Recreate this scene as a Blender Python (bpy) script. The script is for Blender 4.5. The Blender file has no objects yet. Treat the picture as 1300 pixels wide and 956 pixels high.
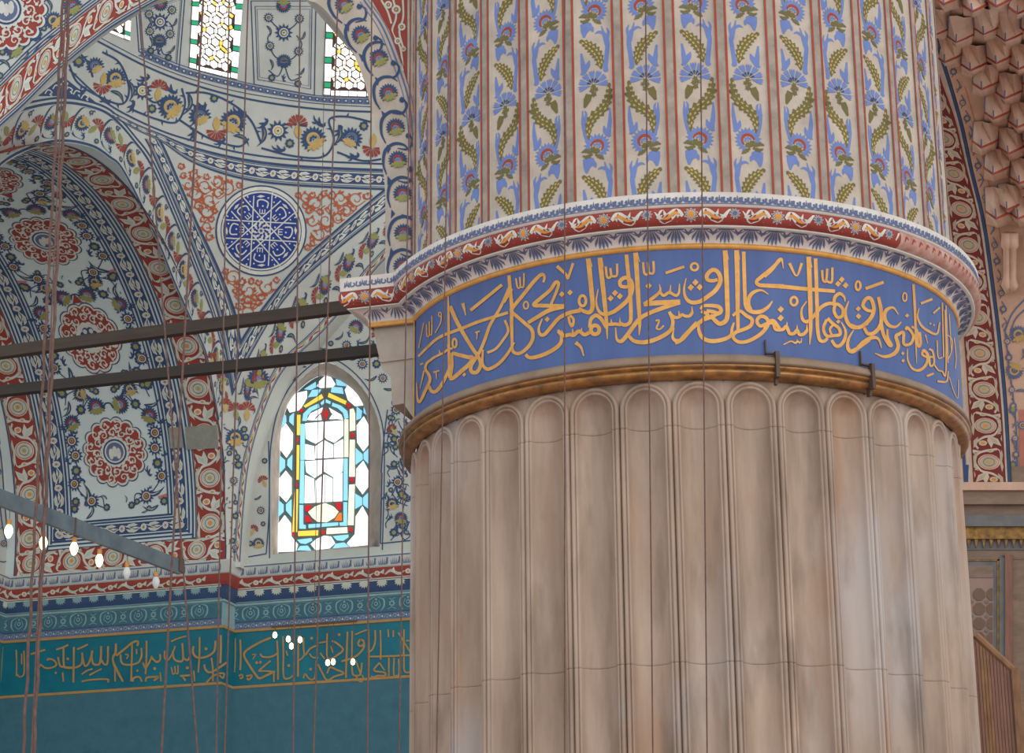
import bpy, math, random
import numpy as np
from mathutils import Vector, Matrix
from mathutils.geometry import tessellate_polygon, delaunay_2d_cdt
random.seed(5)
scene = bpy.context.scene
COL = scene.collection
# ---------------------------------------------------------------- camera
# World axes follow the building: X along the rear wall, Y into the depth, Z up, metres.
FPX, PITCH, ROLL, YAW = 2958.1, 0.3190, -0.0085, math.radians(17.2)
EYE = np.array([0.0, 0.0, 1.6])
def _b(v):
    return np.array([v[0]*math.cos(YAW)-v[1]*math.sin(YAW), v[0]*math.sin(YAW)+v[1]*math.cos(YAW), v[2]])
_c, _s = math.cos(PITCH), math.sin(PITCH)
_F = np.array([0, _c, _s]); _U = np.array([0, -_s, _c]); _R = np.array([1.0, 0, 0])
CF = _b(_F); CR = _b(_R*math.cos(ROLL)+_U*math.sin(ROLL)); CU = _b(-_R*math.sin(ROLL)+_U*math.cos(ROLL))
cam_d = bpy.data.cameras.new('camera'); cam = bpy.data.objects.new('camera', cam_d); COL.objects.link(cam)
cam.matrix_world = Matrix(((CR[0], CU[0], -CF[0], EYE[0]), (CR[1], CU[1], -CF[1], EYE[1]), (CR[2], CU[2], -CF[2], EYE[2]), (0, 0, 0, 1)))
cam_d.sensor_fit = 'HORIZONTAL'; cam_d.sensor_width = 36.0; cam_d.lens = 36.0*FPX/1300.0
cam_d.shift_y = -44.0/1300.0; cam_d.clip_end = 300
scene.camera = cam
# ---------------------------------------------------------------- light
world = bpy.data.worlds.new('world'); scene.world = world; world.use_nodes = True
bg = world.node_tree.nodes['Background']; bg.inputs[0].default_value = (0.93, 0.98, 1.0, 1); bg.inputs[1].default_value = 0.84
def sun(name, energy, col, direction, ang):
    L = bpy.data.lights.new(name, 'SUN'); L.energy = energy; L.color = col; L.angle = math.radians(ang)
    o = bpy.data.objects.new(name, L); COL.objects.link(o)
    o.rotation_euler = Vector(direction).to_track_quat('-Z', 'Y').to_euler(); o.location = (8, 0, 20)
sun('window_daylight', 0.80, (1.0, 0.86, 0.72), (-0.75, 0.55, -0.30), 50)
sun('vault_fill', 0.55, (0.86, 0.95, 1.0), (-0.35, 0.93, 0.12), 60)  # added cool fill, tilted slightly upward to brighten the barrel vault
vs = scene.view_settings; vs.view_transform = 'Standard'; vs.look = 'None'; vs.exposure = 0.0; vs.gamma = 1.0; vs.use_curve_mapping = False
# ---------------------------------------------------------------- materials
def lin(c):
    return tuple(((v/255.0)/12.92 if v/255.0 <= 0.04045 else ((v/255.0+0.055)/1.055)**2.4) for v in c)
MATS = {}
def material(name, rgb, rough=0.75, metal=0.0, var=0.10, scale=3.0, bump=0.0, rgb2=None, stretch=(1, 1, 1), emit=0.0, detail=5.0):
    m = bpy.data.materials.new(name); m.use_nodes = True; nt = m.node_tree; n = nt.nodes; l = nt.links
    p = n['Principled BSDF']; p.inputs['Roughness'].default_value = rough; p.inputs['Metallic'].default_value = metal
    c = lin(rgb)
    g = n.new('ShaderNodeNewGeometry'); mp = n.new('ShaderNodeMapping'); mp.inputs['Scale'].default_value = stretch
    l.new(g.outputs['Position'], mp.inputs['Vector'])
    t = n.new('ShaderNodeTexNoise'); t.inputs['Scale'].default_value = scale; t.inputs['Detail'].default_value = detail; t.inputs['Roughness'].default_value = 0.62
    l.new(mp.outputs[0], t.inputs['Vector'])
    r = n.new('ShaderNodeValToRGB'); r.color_ramp.elements[0].position = 0.28; r.color_ramp.elements[1].position = 0.72
    c2 = lin(rgb2) if rgb2 else tuple(v*(1-var)+0.0 for v in c)
    c1 = c if rgb2 else tuple(min(1, v*(1+var*0.6)+0.01*var) for v in c)
    r.color_ramp.elements[0].color = (*c2, 1); r.color_ramp.elements[1].color = (*c1, 1)
    l.new(t.outputs['Fac'], r.inputs['Fac']); l.new(r.outputs['Color'], p.inputs['Base Color'])
    if emit:
        l.new(r.outputs['Color'], p.inputs['Emission Color']); p.inputs['Emission Strength'].default_value = emit
    if bump:
        b = n.new('ShaderNodeBump'); b.inputs['Strength'].default_value = bump; b.inputs['Distance'].default_value = 0.02
        t2 = n.new('ShaderNodeTexNoise'); t2.inputs['Scale'].default_value = scale*6; t2.inputs['Detail'].default_value = 6
        l.new(mp.outputs[0], t2.inputs['Vector']); l.new(t2.outputs['Fac'], b.inputs['Height']); l.new(b.outputs[0], p.inputs['Normal'])
    MATS[name] = m
    return m
PAL = dict(white=(212, 215, 208), cream=(204, 190, 172), navy=(52, 78, 118), blue=(112, 135, 196), deep=(34, 62, 140),
           red=(154, 64, 54), brick=(182, 92, 58), orange=(222, 150, 62), green=(150, 152, 92), olive=(114, 108, 62), gold=(226, 172, 88),
           ochre=(196, 168, 104), pale=(196, 205, 190), teal=(0, 122, 138), tealdark=(62, 112, 128), tealpale=(136, 172, 178), bronze=(178, 140, 84),
           stripe=(164, 72, 52), slate=(96, 112, 150), black=(40, 40, 40), rose=(198, 128, 112), sky=(150, 205, 225), greydk=(110, 105, 98))
for k, v in PAL.items():
    material(k, v, 0.8, 0, 0.16, 5.0)
def mat(k): return MATS[k]
# ---------------------------------------------------------------- objects
def tag(o, label=None, cat=None, group=None, kind=None):
    if label: o['label'] = label
    if cat: o['category'] = cat
    if group: o['group'] = group
    if kind: o['kind'] = kind
    return o
def mesh_data(name, V, Fc, mats, mi=None, smooth=False):
    me = bpy.data.meshes.new(name)
    V = np.asarray(V, dtype=float)
    me.from_pydata(V.tolist(), [], Fc if isinstance(Fc, list) else Fc.tolist())
    for m in mats: me.materials.append(mat(m) if isinstance(m, str) else m)
    if mi is not None: me.polygons.foreach_set('material_index', np.asarray(mi, dtype=np.int32))
    if smooth: me.polygons.foreach_set('use_smooth', np.ones(len(me.polygons), dtype=bool))
    me.update()
    return me
def link(name, me, parent=None, matrix=None):
    o = bpy.data.objects.new(name, me); COL.objects.link(o)
    if parent is not None: o.parent = parent
    if matrix is not None: o.matrix_local = matrix
    return o
def obj(name, V, Fc, mats, parent=None, mi=None, smooth=False):
    return link(name, mesh_data(name, V, Fc, mats if isinstance(mats, (list, tuple)) else [mats], mi, smooth), parent)
def empty(name, loc=(0, 0, 0)):
    o = bpy.data.objects.new(name, None); COL.objects.link(o); o.location = loc; o.empty_display_size = 0.2
    return o
def grid_faces(nu, nv, off=0, wrap=False):
    f = []
    for j in range(nv-1):
        for i in range(nu if wrap else nu-1):
            a = off+j*nu+i; b = off+j*nu+(i+1) % nu
            f.append((a, b, b+nu, a+nu))
    return f
def box(x0, x1, y0, y1, z0, z1):
    V = [(x, y, z) for z in (z0, z1) for y in (y0, y1) for x in (x0, x1)]
    return V, [(0, 2, 3, 1), (4, 5, 7, 6), (0, 1, 5, 4), (2, 6, 7, 3), (0, 4, 6, 2), (1, 3, 7, 5)]
def merge(parts):
    V = []; Fc = []
    for v, f in parts:
        o = len(V); V += [tuple(q) for q in v]; Fc += [tuple(i+o for i in t) for t in f]
    return V, Fc
def tube(path, r, n=6):
    P = np.asarray(path, float); V = []; Fc = []
    for i in range(len(P)):
        t = P[min(i+1, len(P)-1)]-P[max(i-1, 0)]; t = t/np.linalg.norm(t)
        a = np.cross(t, (0.3, 1, 0.2)); a /= np.linalg.norm(a); b = np.cross(t, a)
        rr = r if np.isscalar(r) else r[i]
        for k in range(n):
            an = 2*math.pi*k/n; V.append(tuple(P[i]+rr*(a*math.cos(an)+b*math.sin(an))))
    for i in range(len(P)-1):
        for k in range(n):
            Fc.append((i*n+k, i*n+(k+1) % n, (i+1)*n+(k+1) % n, (i+1)*n+k))
    Fc.append(tuple(range(n-1, -1, -1))); Fc.append(tuple((len(P)-1)*n+k for k in range(n)))
    return V, Fc
def lathe(profile, n=24, a0=0.0, a1=2*math.pi):
    full = abs(a1-a0-2*math.pi) < 1e-6
    na = n if full else n+1
    V = []
    for (r, z) in profile:
        for k in range(na):
            a = a0+(a1-a0)*k/n; V.append((r*math.cos(a), r*math.sin(a), z))
    return V, grid_faces(na, len(profile), 0, full)
# ---------------------------------------------------------------- pixels of the photograph to rays
def rays(p):
    p = np.asarray(p, float).reshape(-1, 2)
    return CF+CR*((p[:, 0:1]-650)/FPX)-CU*((p[:, 1:2]-434)/FPX)
def on_axis(axis, val):
    def f(p):
        d = rays(p); return EYE+d*((val-EYE[axis])/d[:, axis:axis+1])
    return f
def on_cyl(cx, cy, R):
    def f(p):
        d = rays(p); o = EYE[:2]-np.array([cx, cy]); a = (d[:, :2]**2).sum(1); b = d[:, :2]@o; c = o@o-R*R
        t = (-b-np.sqrt(np.maximum(b*b-a*c, 0)))/a
        return EYE+d*t[:, None]
    return f
def toward(f, step=0.004, base=0.0):
    """pixel mapping with each paint layer a few millimetres in front of its surface"""
    def g(p, lay):
        P = f(p); d = P-EYE; d /= np.linalg.norm(d, axis=1)[:, None]
        return P-d*(step*lay+base)[:, None]
    return g
# ---------------------------------------------------------------- painted ornament in flat (u, v) coordinates
def spl(pts, n=6, closed=False):
    P = np.asarray(pts, float)
    if len(P) < 3 and not closed: return P
    if closed: P = np.vstack([P[-1], P, P[0], P[1]])
    else: P = np.vstack([2*P[0]-P[1], P, 2*P[-1]-P[-2]])
    out = []
    for i in range(1, len(P)-2):
        for k in range(n):
            t = k/n; a, b, c, d = P[i-1], P[i], P[i+1], P[i+2]
            out.append(0.5*((2*b)+(-a+c)*t+(2*a-5*b+4*c-d)*t*t+(-a+3*b-3*c+d)*t**3))
    if not closed: out.append(P[-2])
    return np.array(out)
class Paint:
    def __init__(s): s.V = []; s.L = []; s.T = []; s.C = []; s.n = 0
    def add(s, V, T, col, lay):
        V = np.asarray(V, float); T = np.asarray(T, int).reshape(-1, 3)
        if not len(T): return
        s.k = getattr(s, 'k', 0)+1
        s.V.append(V); s.L.append(np.full(len(V), float(lay)+(s.k*37 % 100)*0.006)); s.T.append(T+s.n)
        s.C += [col]*len(T); s.n += len(V)
    def poly(s, pts, col, lay=1):
        P = np.asarray(pts, float)
        T = tessellate_polygon([[Vector((q[0], q[1], 0)) for q in P]])
        s.add(P, [tuple(t) for t in T], col, lay)
    def fan(s, pts, col, lay=1, c=None):
        P = np.asarray(pts, float); c = P.mean(0) if c is None else np.asarray(c, float)
        n = len(P); s.add(np.vstack([c, P]), [(0, 1+i, 1+(i+1) % n) for i in range(n)], col, lay)
    def stroke(s, pts, w, col, lay=1, closed=False, smooth=6, w1=None):
        P = np.asarray(pts, float)
        W = P[:, 2] if P.shape[1] > 2 else None
        P = P[:, :2]
        if smooth and len(P) > 2:
            Q = spl(P, smooth, closed)
            if W is not None: W = np.interp(np.linspace(0, 1, len(Q)), np.linspace(0, 1, len(W)), W)
            P = Q
        n = len(P)
        if W is None: W = np.linspace(w, w if w1 is None else w1, n)
        if closed: t = np.roll(P, -1, 0)-np.roll(P, 1, 0)
        else: t = np.gradient(P, axis=0)
        t /= np.maximum(np.linalg.norm(t, axis=1), 1e-9)[:, None]
        nn = np.c_[-t[:, 1], t[:, 0]]*(W/2)[:, None]
        V = np.vstack([P+nn, P-nn]); T = []
        for i in range(n if closed else n-1):
            j = (i+1) % n; T += [(i, i+n, j), (j, i+n, j+n)]
        s.add(V, T, col, lay)
    def disc(s, c, r, col, lay=1, n=10, ry=None, rot=0.0):
        a = np.linspace(0, 2*math.pi, n, endpoint=False); x = np.cos(a)*r; y = np.sin(a)*(ry or r)
        s.fan(np.c_[c[0]+x*math.cos(rot)-y*math.sin(rot), c[1]+x*math.sin(rot)+y*math.cos(rot)], col, lay, c)
    def ring(s, c, r, w, col, lay=1, n=20, ry=None):
        a = np.linspace(0, 2*math.pi, n, endpoint=False)
        s.stroke(np.c_[c[0]+np.cos(a)*r, c[1]+np.sin(a)*(ry or r)], w, col, lay, True, 0)
    def arr(s):
        return np.vstack(s.V), np.concatenate(s.L), np.vstack(s.T), s.C
    def stamp(s, m, fn, lay=0, recol=None):
        if not m.n: return
        V, L, T, C = m.arr()
        s.k = getattr(s, 'k', 0)+1; V = fn(V); s.V.append(V); s.L.append(L+lay+(s.k*37 % 100)*0.004); s.T.append(T+s.n); s.C += [recol.get(c, c) for c in C] if recol else C; s.n += len(V)
    def put(s, m, c, size, rot=0.0, flip=1, lay=0, recol=None, sy=None):
        co, si = math.cos(rot), math.sin(rot); sy = size if sy is None else sy
        def fn(V):
            x = V[:, 0]*size*flip; y = V[:, 1]*sy
            return np.c_[c[0]+x*co-y*si, c[1]+x*si+y*co]
        s.stamp(m, fn, lay, recol)
    def build(s, name, mapfn, parent=None, kind='stuff', maxe=None):
        if not s.n: return None
        V, L, T, C = s.arr()
        if maxe:                                     # split large triangles so that the paint follows the curved surface
            C = np.array(C, dtype=object)
            for _ in range(5):
                e = np.stack([np.linalg.norm(V[T[:, i]]-V[T[:, (i+1) % 3]], axis=1) for i in range(3)], 1).max(1)
                big = e > maxe
                if not big.any(): break
                t = T[big]; n = len(V); k = len(t)
                mids = [(V[t[:, i]]+V[t[:, (i+1) % 3]])/2 for i in range(3)]; lm = [(L[t[:, i]]+L[t[:, (i+1) % 3]])/2 for i in range(3)]
                V = np.vstack([V]+mids); L = np.concatenate([L]+lm); ar = np.arange(k); m0, m1, m2 = n+ar, n+k+ar, n+2*k+ar
                new = np.vstack([np.c_[t[:, 0], m0, m2], np.c_[m0, t[:, 1], m1], np.c_[m2, m1, t[:, 2]], np.c_[m0, m1, m2]])
                T = np.vstack([T[~big], new]); C = np.concatenate([C[~big]]+[C[big]]*4)
            C = list(C)
        cols = sorted(set(C)); ix = {c: i for i, c in enumerate(cols)}
        me = mesh_data(name, mapfn(V, L), T, cols, [ix[c] for c in C])
        o = link(name, me, parent)
        if kind: o['kind'] = kind
        return o
def band(A, B, n=60):
    """maps (s, t) with s along the band (0..1) and t across it (0..1) between two polylines of pixels"""
    def res(P):
        P = spl(P, 8); d = np.r_[0, np.cumsum(np.linalg.norm(np.diff(P, axis=0), axis=1))]
        q = np.linspace(0, d[-1], n*4); return np.c_[np.interp(q, d, P[:, 0]), np.interp(q, d, P[:, 1])], d[-1]
    a, la = res(A); b, lb = res(B); g = np.linspace(0, 1, len(a))
    def fn(V):
        u, t = V[:, 0], V[:, 1:2]
        pa = np.c_[np.interp(u, g, a[:, 0]), np.interp(u, g, a[:, 1])]; pb = np.c_[np.interp(u, g, b[:, 0]), np.interp(u, g, b[:, 1])]
        return pa*(1-t)+pb*t
    fn.length = (la+lb)/2; fn.width = float(np.mean(np.linalg.norm(a-b, axis=1)))
    return fn
# ---------------------------------------------------------------- motif library (unit size, local x right, y up)
def m_carnation(col='red', stem='green', dark='navy', n=7):
    m = Paint()
    for k in range(n):
        a0 = math.radians(-112+k*224/n+3); a1 = math.radians(-112+(k+1)*224/n-3); p = [(0.16*math.sin((a0+a1)/2), 0.16*math.cos((a0+a1)/2))]
        for j in range(7):
            a = a0+(a1-a0)*j/6; r = 1.0 if j % 2 else 0.86
            p.append((r*math.sin(a), r*math.cos(a)))
        m.poly(p, col, 2)
    for k in range(5):
        a = math.radians(-60+k*30); m.fan([(0.12*math.sin(a), 0.12*math.cos(a)), (0.40*math.sin(a-0.2), 0.40*math.cos(a-0.2)), (0.46*math.sin(a), 0.46*math.cos(a)), (0.40*math.sin(a+0.2), 0.40*math.cos(a+0.2))], dark, 3)
    for dx, dy, r in ((0, -0.10, 0.15), (-0.13, -0.36, 0.15), (0.14, -0.34, 0.13), (-0.04, -0.64, 0.16)):
        st = [((r*(1.35 if j % 2 else 0.75))*math.cos(j*math.pi/5)+dx, (r*(1.35 if j % 2 else 0.75))*math.sin(j*math.pi/5)+dy) for j in range(10)]
        m.fan(st, stem, 3)
    return m
def m_carnation_small(col='red', stem='ochre'):
    m = Paint()
    for k in range(7):
        a0 = math.radians(-100+k*200/7+3); a1 = math.radians(-100+(k+1)*200/7-3); p = [(0.1*math.sin((a0+a1)/2), 0.1*math.cos((a0+a1)/2))]
        for j in range(5):
            a = a0+(a1-a0)*j/4; r = 1.0 if j % 2 else 0.85; p.append((r*math.sin(a), r*math.cos(a)))
        m.poly(p, col, 2)
    m.fan([(0, 0.12), (0.22, -0.2), (0.36, -0.65), (0.22, -1.1), (0, -1.35), (-0.22, -1.1), (-0.36, -0.65), (-0.22, -0.2)], stem, 2)
    return m
def m_palmette(col='navy', arch='red', core='navy', tuft='green', n=15, gap='white', ts=1.0):
    m = Paint()
    for k in range(n):
        a = math.radians(-125+k*250/(n-1)); w = 0.125
        m.fan([(0.56*math.sin(a-w), 0.56*math.cos(a-w)), (0.80*math.sin(a-w*1.1), 0.80*math.cos(a-w*1.1)), (1.02*math.sin(a), 1.02*math.cos(a)), (0.80*math.sin(a+w*1.1), 0.80*math.cos(a+w*1.1)), (0.56*math.sin(a+w), 0.56*math.cos(a+w))], col, 1)
    P = [(0.62*math.sin(math.radians(t)), 0.62*math.cos(math.radians(t))) for t in np.linspace(-125, 125, 24)]
    m.stroke(P, 0.2, col, 1, smooth=0)
    P = [(0.44*math.sin(math.radians(t)), 0.44*math.cos(math.radians(t)), 0.06+0.16*math.cos(math.radians(t*0.7))) for t in np.linspace(-110, 110, 18)]
    m.stroke(P, 0.2, arch, 2, smooth=0)
    for k in range(4):
        a = math.radians(-75+k*50); m.disc((0.22*math.sin(a), 0.20*math.cos(a)), 0.10, core, 2, 7)
    m.disc((0, 0), 0.07, core, 2, 6)
    for a, r in ((-75, 0.85*ts), (-40, 0.7*ts), (0, 0.6*ts), (40, 0.7*ts), (75, 0.85*ts)):
        an = math.radians(180+a); d = np.array([math.sin(an), math.cos(an)]); e = np.array([d[1], -d[0]]); b = np.array([0, -0.22])
        m.fan([b+d*0.02+e*0.1, b+d*r*0.4+e*0.2, b+d*r*0.55+e*0.10, b+d*r*0.7+e*0.18, b+d*r, b+d*r*0.7-e*0.18, b+d*r*0.55-e*0.1, b+d*r*0.4-e*0.2, b-e*0.1], tuft, 3, b+d*r*0.45)
    return m
def m_saz(col='olive', dots='orange', n=9, bend=0.55, wid=0.26):
    """long serrated leaf along a bowed spine from (0,0) to (0,2)"""
    m = Paint()
    t = np.linspace(0, 1, 2*n+1); sx = bend*np.sin(t*math.pi)*(0.6+0.4*t); sy = 2*t
    L = []; R = []
    for i in range(len(t)):
        w = wid*math.sin(math.pi*min(1, t[i]*0.93+0.05))**0.8*(1.25 if i % 2 else 0.78)
        L.append((sx[i]-w, sy[i]+(0.12 if i % 2 else -0.02))); R.append((sx[i]+w*0.9, sy[i]+(0.12 if i % 2 else -0.02)))
    V = np.array(L+R); k = len(t); T = []
    for i in range(k-1): T += [(i, i+k, i+1), (i+1, i+k, i+1+k)]
    m.add(V, T, col, 2)
    if dots:
        for i in range(2, 2*n-1):
            o = 0.10 if i % 2 else -0.09
            if wid*math.sin(math.pi*t[i]) > 0.1: m.disc((sx[i]+o, sy[i]), 0.055, dots, 3, 6, 0.085)
    return m
def m_frond(col='blue', w=0.2):
    """tapering blue leaf stalk with two side hooks, from (0,0) to about (0,1)"""
    m = Paint()
    m.stroke([(0.0, 0, w), (0.10, 0.3, w*1.3), (0.10, 0.65, w*1.0), (-0.02, 0.95, w*0.6), (-0.2, 1.1, w*0.2)], w, col, 1)
    m.stroke([(0.08, 0.35, w*0.9), (-0.15, 0.6, w*0.8), (-0.32, 0.72, w*0.15)], w, col, 1)
    m.stroke([(0.12, 0.55, w*0.8), (0.28, 0.78, w*0.6), (0.26, 0.95, w*0.15)], w, col, 1)
    m.stroke([(0.0, 0.0, w*0.9), (-0.18, 0.10, w*0.5), (-0.28, 0.05, w*0.15)], w, col, 1)
    return m
def m_rosette(col='navy', core='green', n=8, r2=0.45, eye=None):
    m = Paint()
    for k in range(n):
        a = 2*math.pi*k/n; m.disc((0.68*math.cos(a), 0.68*math.sin(a)), 0.30, col, 1, 7)
    m.ring((0, 0), 0.52, 0.16, col, 1, 14)
    m.disc((0, 0), r2, core, 2, 10)
    if eye: m.disc((0, 0), 0.2, eye, 3, 7)
    return m
def m_aster(col='navy', core='green', inner='red', n=12):
    m = Paint(); p = []
    for k in range(2*n):
        a = math.pi*k/n; r = 1.0 if k % 2 == 0 else 0.62; p.append((r*math.cos(a), r*math.sin(a)))
    m.fan(p, col, 1, (0, 0)); m.disc((0, 0), 0.5, 'white', 2, 12); m.disc((0, 0), 0.40, inner, 3, 10); m.disc((0.03, 0.02), 0.26, core, 4, 9); m.disc((0, 0), 0.1, col, 5, 6)
    return m
def m_curl(col='navy', fill='green'):
    """crescent saz leaf"""
    m = Paint()
    o = [(-0.9, -0.35), (-0.6, -0.62), (-0.1, -0.72), (0.45, -0.5), (0.9, 0.2), (0.55, -0.12), (0.1, -0.32), (-0.4, -0.32)]
    m.poly(spl(o, 4, True), col, 1)
    m.stroke([(-0.55, -0.48, 0.02), (-0.05, -0.53, 0.10), (0.5, -0.25, 0.02)], 0.1, fill, 2)
    return m
def m_leafband(navy='navy', pale='pale'):
    """one repeat of the vine border: x 0..1 along, y 0..1 across"""
    m = Paint()
    m.stroke([(0, 0.5), (0.25, 0.72), (0.5, 0.5), (0.75, 0.28), (1, 0.5)], 0.06, 'white', 2, smooth=4)
    m.disc((0.12, 0.5), 0.14, 'white', 3, 10, 0.34); m.disc((0.12, 0.5), 0.095, 'cream', 4, 9, 0.24); m.disc((0.12, 0.5), 0.04, 'slate', 5, 7, 0.1)
    for f in (1, -1):
        m.fan([(0.30, 0.5+f*0.08), (0.42, 0.5+f*0.36), (0.66, 0.5+f*0.44), (0.86, 0.5+f*0.26), (0.70, 0.5+f*0.16), (0.5, 0.5+f*0.12)], 'white', 3)
        m.fan([(0.38, 0.5+f*0.14), (0.48, 0.5+f*0.30), (0.68, 0.5+f*0.34), (0.72, 0.5+f*0.24)], pale, 4)
    m.fan([(0.55, 0.5), (0.72, 0.6), (0.95, 0.52), (0.74, 0.4)], 'white', 3)
    return m
def m_redscroll(flip=1, big='pale'):
    """one repeat of the red border: a big rosette wrapped in pale foliage, x 0..1, y 0..1"""
    m = Paint(); F = lambda y: 0.5+flip*(y-0.5)
    a = np.linspace(0, 2*math.pi, 16, endpoint=False)
    m.stroke([(0.0, F(0.2)), (0.1, F(0.75)), (0.32, F(0.93)), (0.6, F(0.75)), (0.68, F(0.4)), (0.85, F(0.12)), (1.0, F(0.2))], 0.06, 'white', 2, smooth=5)
    m.disc((0.36, F(0.48)), 0.215, 'white', 3, 16, 0.36)
    m.ring((0.36, F(0.48)), 0.185, 0.03, 'rose', 4, 16, 0.31)
    m.disc((0.36, F(0.48)), 0.165, big, 5, 12, 0.27); m.ring((0.36, F(0.48)), 0.11, 0.02, 'greydk', 6, 12, 0.18); m.disc((0.36, F(0.48)), 0.05, 'orange' if flip > 0 else 'ochre', 7, 8, 0.08)
    m.fan([(0.06, F(0.8)), (0.2, F(0.98)), (0.5, F(0.98)), (0.62, F(0.84)), (0.45, F(0.9)), (0.2, F(0.88))], big, 3)
    m.fan([(0.62, F(0.55)), (0.72, F(0.85)), (0.92, F(0.95)), (0.84, F(0.7)), (0.97, F(0.62)), (0.78, F(0.5))], 'white', 3)
    m.fan([(0.66, F(0.58)), (0.74, F(0.78)), (0.86, F(0.86)), (0.8, F(0.66))], big, 4)
    m.disc((0.84, F(0.36)), 0.075, 'white', 4, 8, 0.14); m.disc((0.84, F(0.36)), 0.045, 'orange', 5, 7, 0.085)
    m.fan([(0.66, F(0.22)), (0.78, F(0.06)), (0.98, F(0.05)), (0.9, F(0.16))], big, 3)
    m.fan([(0.02, F(0.05)), (0.16, F(0.02)), (0.34, F(0.06)), (0.5, F(0.02)), (0.64, F(0.08)), (0.4, F(0.13)), (0.15, F(0.12))], big, 3)
    m.stroke([(0.0, F(0.2)), (0.05, F(0.12)), (0.2, F(0.1))], 0.03, 'white', 3)
    m.fan([(0.60, F(0.98)), (0.72, F(0.93)), (0.80, F(0.98))], big, 3); m.fan([(0.02, F(0.98)), (0.06, F(0.72)), (0.12, F(0.98))], 'white', 3)
    for q in range(5): m.disc((0.13+0.11*q, F(0.925-0.02*(q % 2))), 0.018, 'white', 5, 6, 0.03)
    m.disc((0.05, F(0.42)), 0.05, 'white', 3, 7, 0.12); m.disc((0.05, F(0.42)), 0.028, 'ochre', 4, 6, 0.06)
    return m
def m_arabesque(cells, ground=None, line='white', w=0.05, seed=1):
    """pale split-leaf scrollwork made of spirals around the given (x, y, r) cells"""
    rnd = random.Random(seed); m = Paint()
    for (x, y, r) in cells:
        a0 = rnd.uniform(0, 6.28); sg = rnd.choice((1, -1))
        P = [(x+r*(1-0.8*t)*math.cos(a0+sg*t*7.5), y+r*(1-0.8*t)*math.sin(a0+sg*t*7.5), w*(1.1-0.5*t)) for t in np.linspace(0, 1, 16)]
        m.stroke(P, w, line, 2, smooth=0)
        for q in range(5):
            t = rnd.uniform(0, 0.8); rr = r*(1-0.8*t); an = a0+sg*t*7.5; p = np.array([x+rr*math.cos(an), y+rr*math.sin(an)])
            d = np.array([math.cos(an+sg*0.9), math.sin(an+sg*0.9)]); e = np.array([-d[1], d[0]])
            m.fan([p-e*w*0.9, p+d*r*0.3-e*w*1.0, p+d*r*0.55, p+d*r*0.3+e*w*1.2, p+e*w*0.9], line, 3)
    return m
def scallop(n, r0, r1, ax=1.0, ay=1.0, tip=0.0, pts=6):
    P = []
    for k in range(n):
        for j in range(pts):
            t = j/pts; a = 2*math.pi*(k+t)/n; r = r0+(r1-r0)*abs(math.sin(math.pi*t))**0.7
            r += tip*max(0, math.cos(a*2))**16
            P.append((ax*r*math.sin(a), ay*r*math.cos(a)))
    return np.array(P)
def m_medallion(n=16, kind=0, tip=0.0):
    m = Paint()
    o = scallop(n, 0.90, 1.0, 1, 1, tip)
    m.fan(o*1.0, 'navy', 1, (0, 0)); m.fan(o*0.965, 'white', 2, (0, 0)); m.fan(o*0.90, 'navy' if kind == 9 else 'red', 3, (0, 0))
    rnd = random.Random(n+kind)
    cells = []
    for k in range(12):
        a = 2*math.pi*(k+0.5)/12; cells.append((0.75*math.sin(a), 0.75*math.cos(a), 0.125)); cells.append((0.55*math.sin(a+0.26), 0.55*math.cos(a+0.26), 0.12))
    m.stamp(m_arabesque(cells, w=0.036, seed=n+kind), lambda V: V, 2)
    m.fan(scallop(n, 0.74, 0.80)[::1]*0.0+scallop(n, 0.40, 0.44), 'white', 6, (0, 0))
    if kind == 0:
        m.disc((0, 0), 0.36, 'navy', 7, 22); m.disc((0, 0), 0.31, 'white', 8, 20); m.disc((0, 0), 0.265, 'slate', 9, 20)
        for q in (-1, 0, 1): m.disc((q*0.11, -0.05+0.06*(q == 0)), 0.075, 'white', 10, 8, 0.16)
    else:
        m.fan(scallop(8, 0.34, 0.40), 'white', 7, (0, 0)); m.fan(scallop(8, 0.25, 0.30), 'navy', 8, (0, 0))
        for k in range(6):
            a = k*math.pi/3; m.disc((0.2*math.cos(a), 0.2*math.sin(a)), 0.07, 'white', 9, 7)
    return m
CARN = m_carnation('blue', 'olive'); CARN_S = m_carnation_small(); CARN_G = m_carnation_small('red', 'green')
PALM_P = m_palmette('blue', 'stripe', 'blue', 'olive', ts=0.5); PALM_N = m_palmette('navy', 'red', 'blue', 'green'); PALM_Y = m_palmette('navy', 'ochre', 'navy', 'ochre')
SAZ = m_saz(); SAZ_G = m_saz('green', None); FROND = m_frond(); FROND_N = m_frond('navy'); ROS = m_rosette(); ASTER = m_aster(); CURL = m_curl(); CURL_P = m_curl('navy', 'pale')
LEAFB = m_leafband(); RED_A = m_redscroll(1); RED_B = m_redscroll(-1)
def lines(P, ts, widths, cols, lay=1, s0=0.0, s1=1.0, n=60):
    for t, w, c in zip(ts, widths, cols):
        P.stroke([(s, t) for s in np.linspace(s0, s1, n)], w, c, lay, smooth=0)
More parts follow.
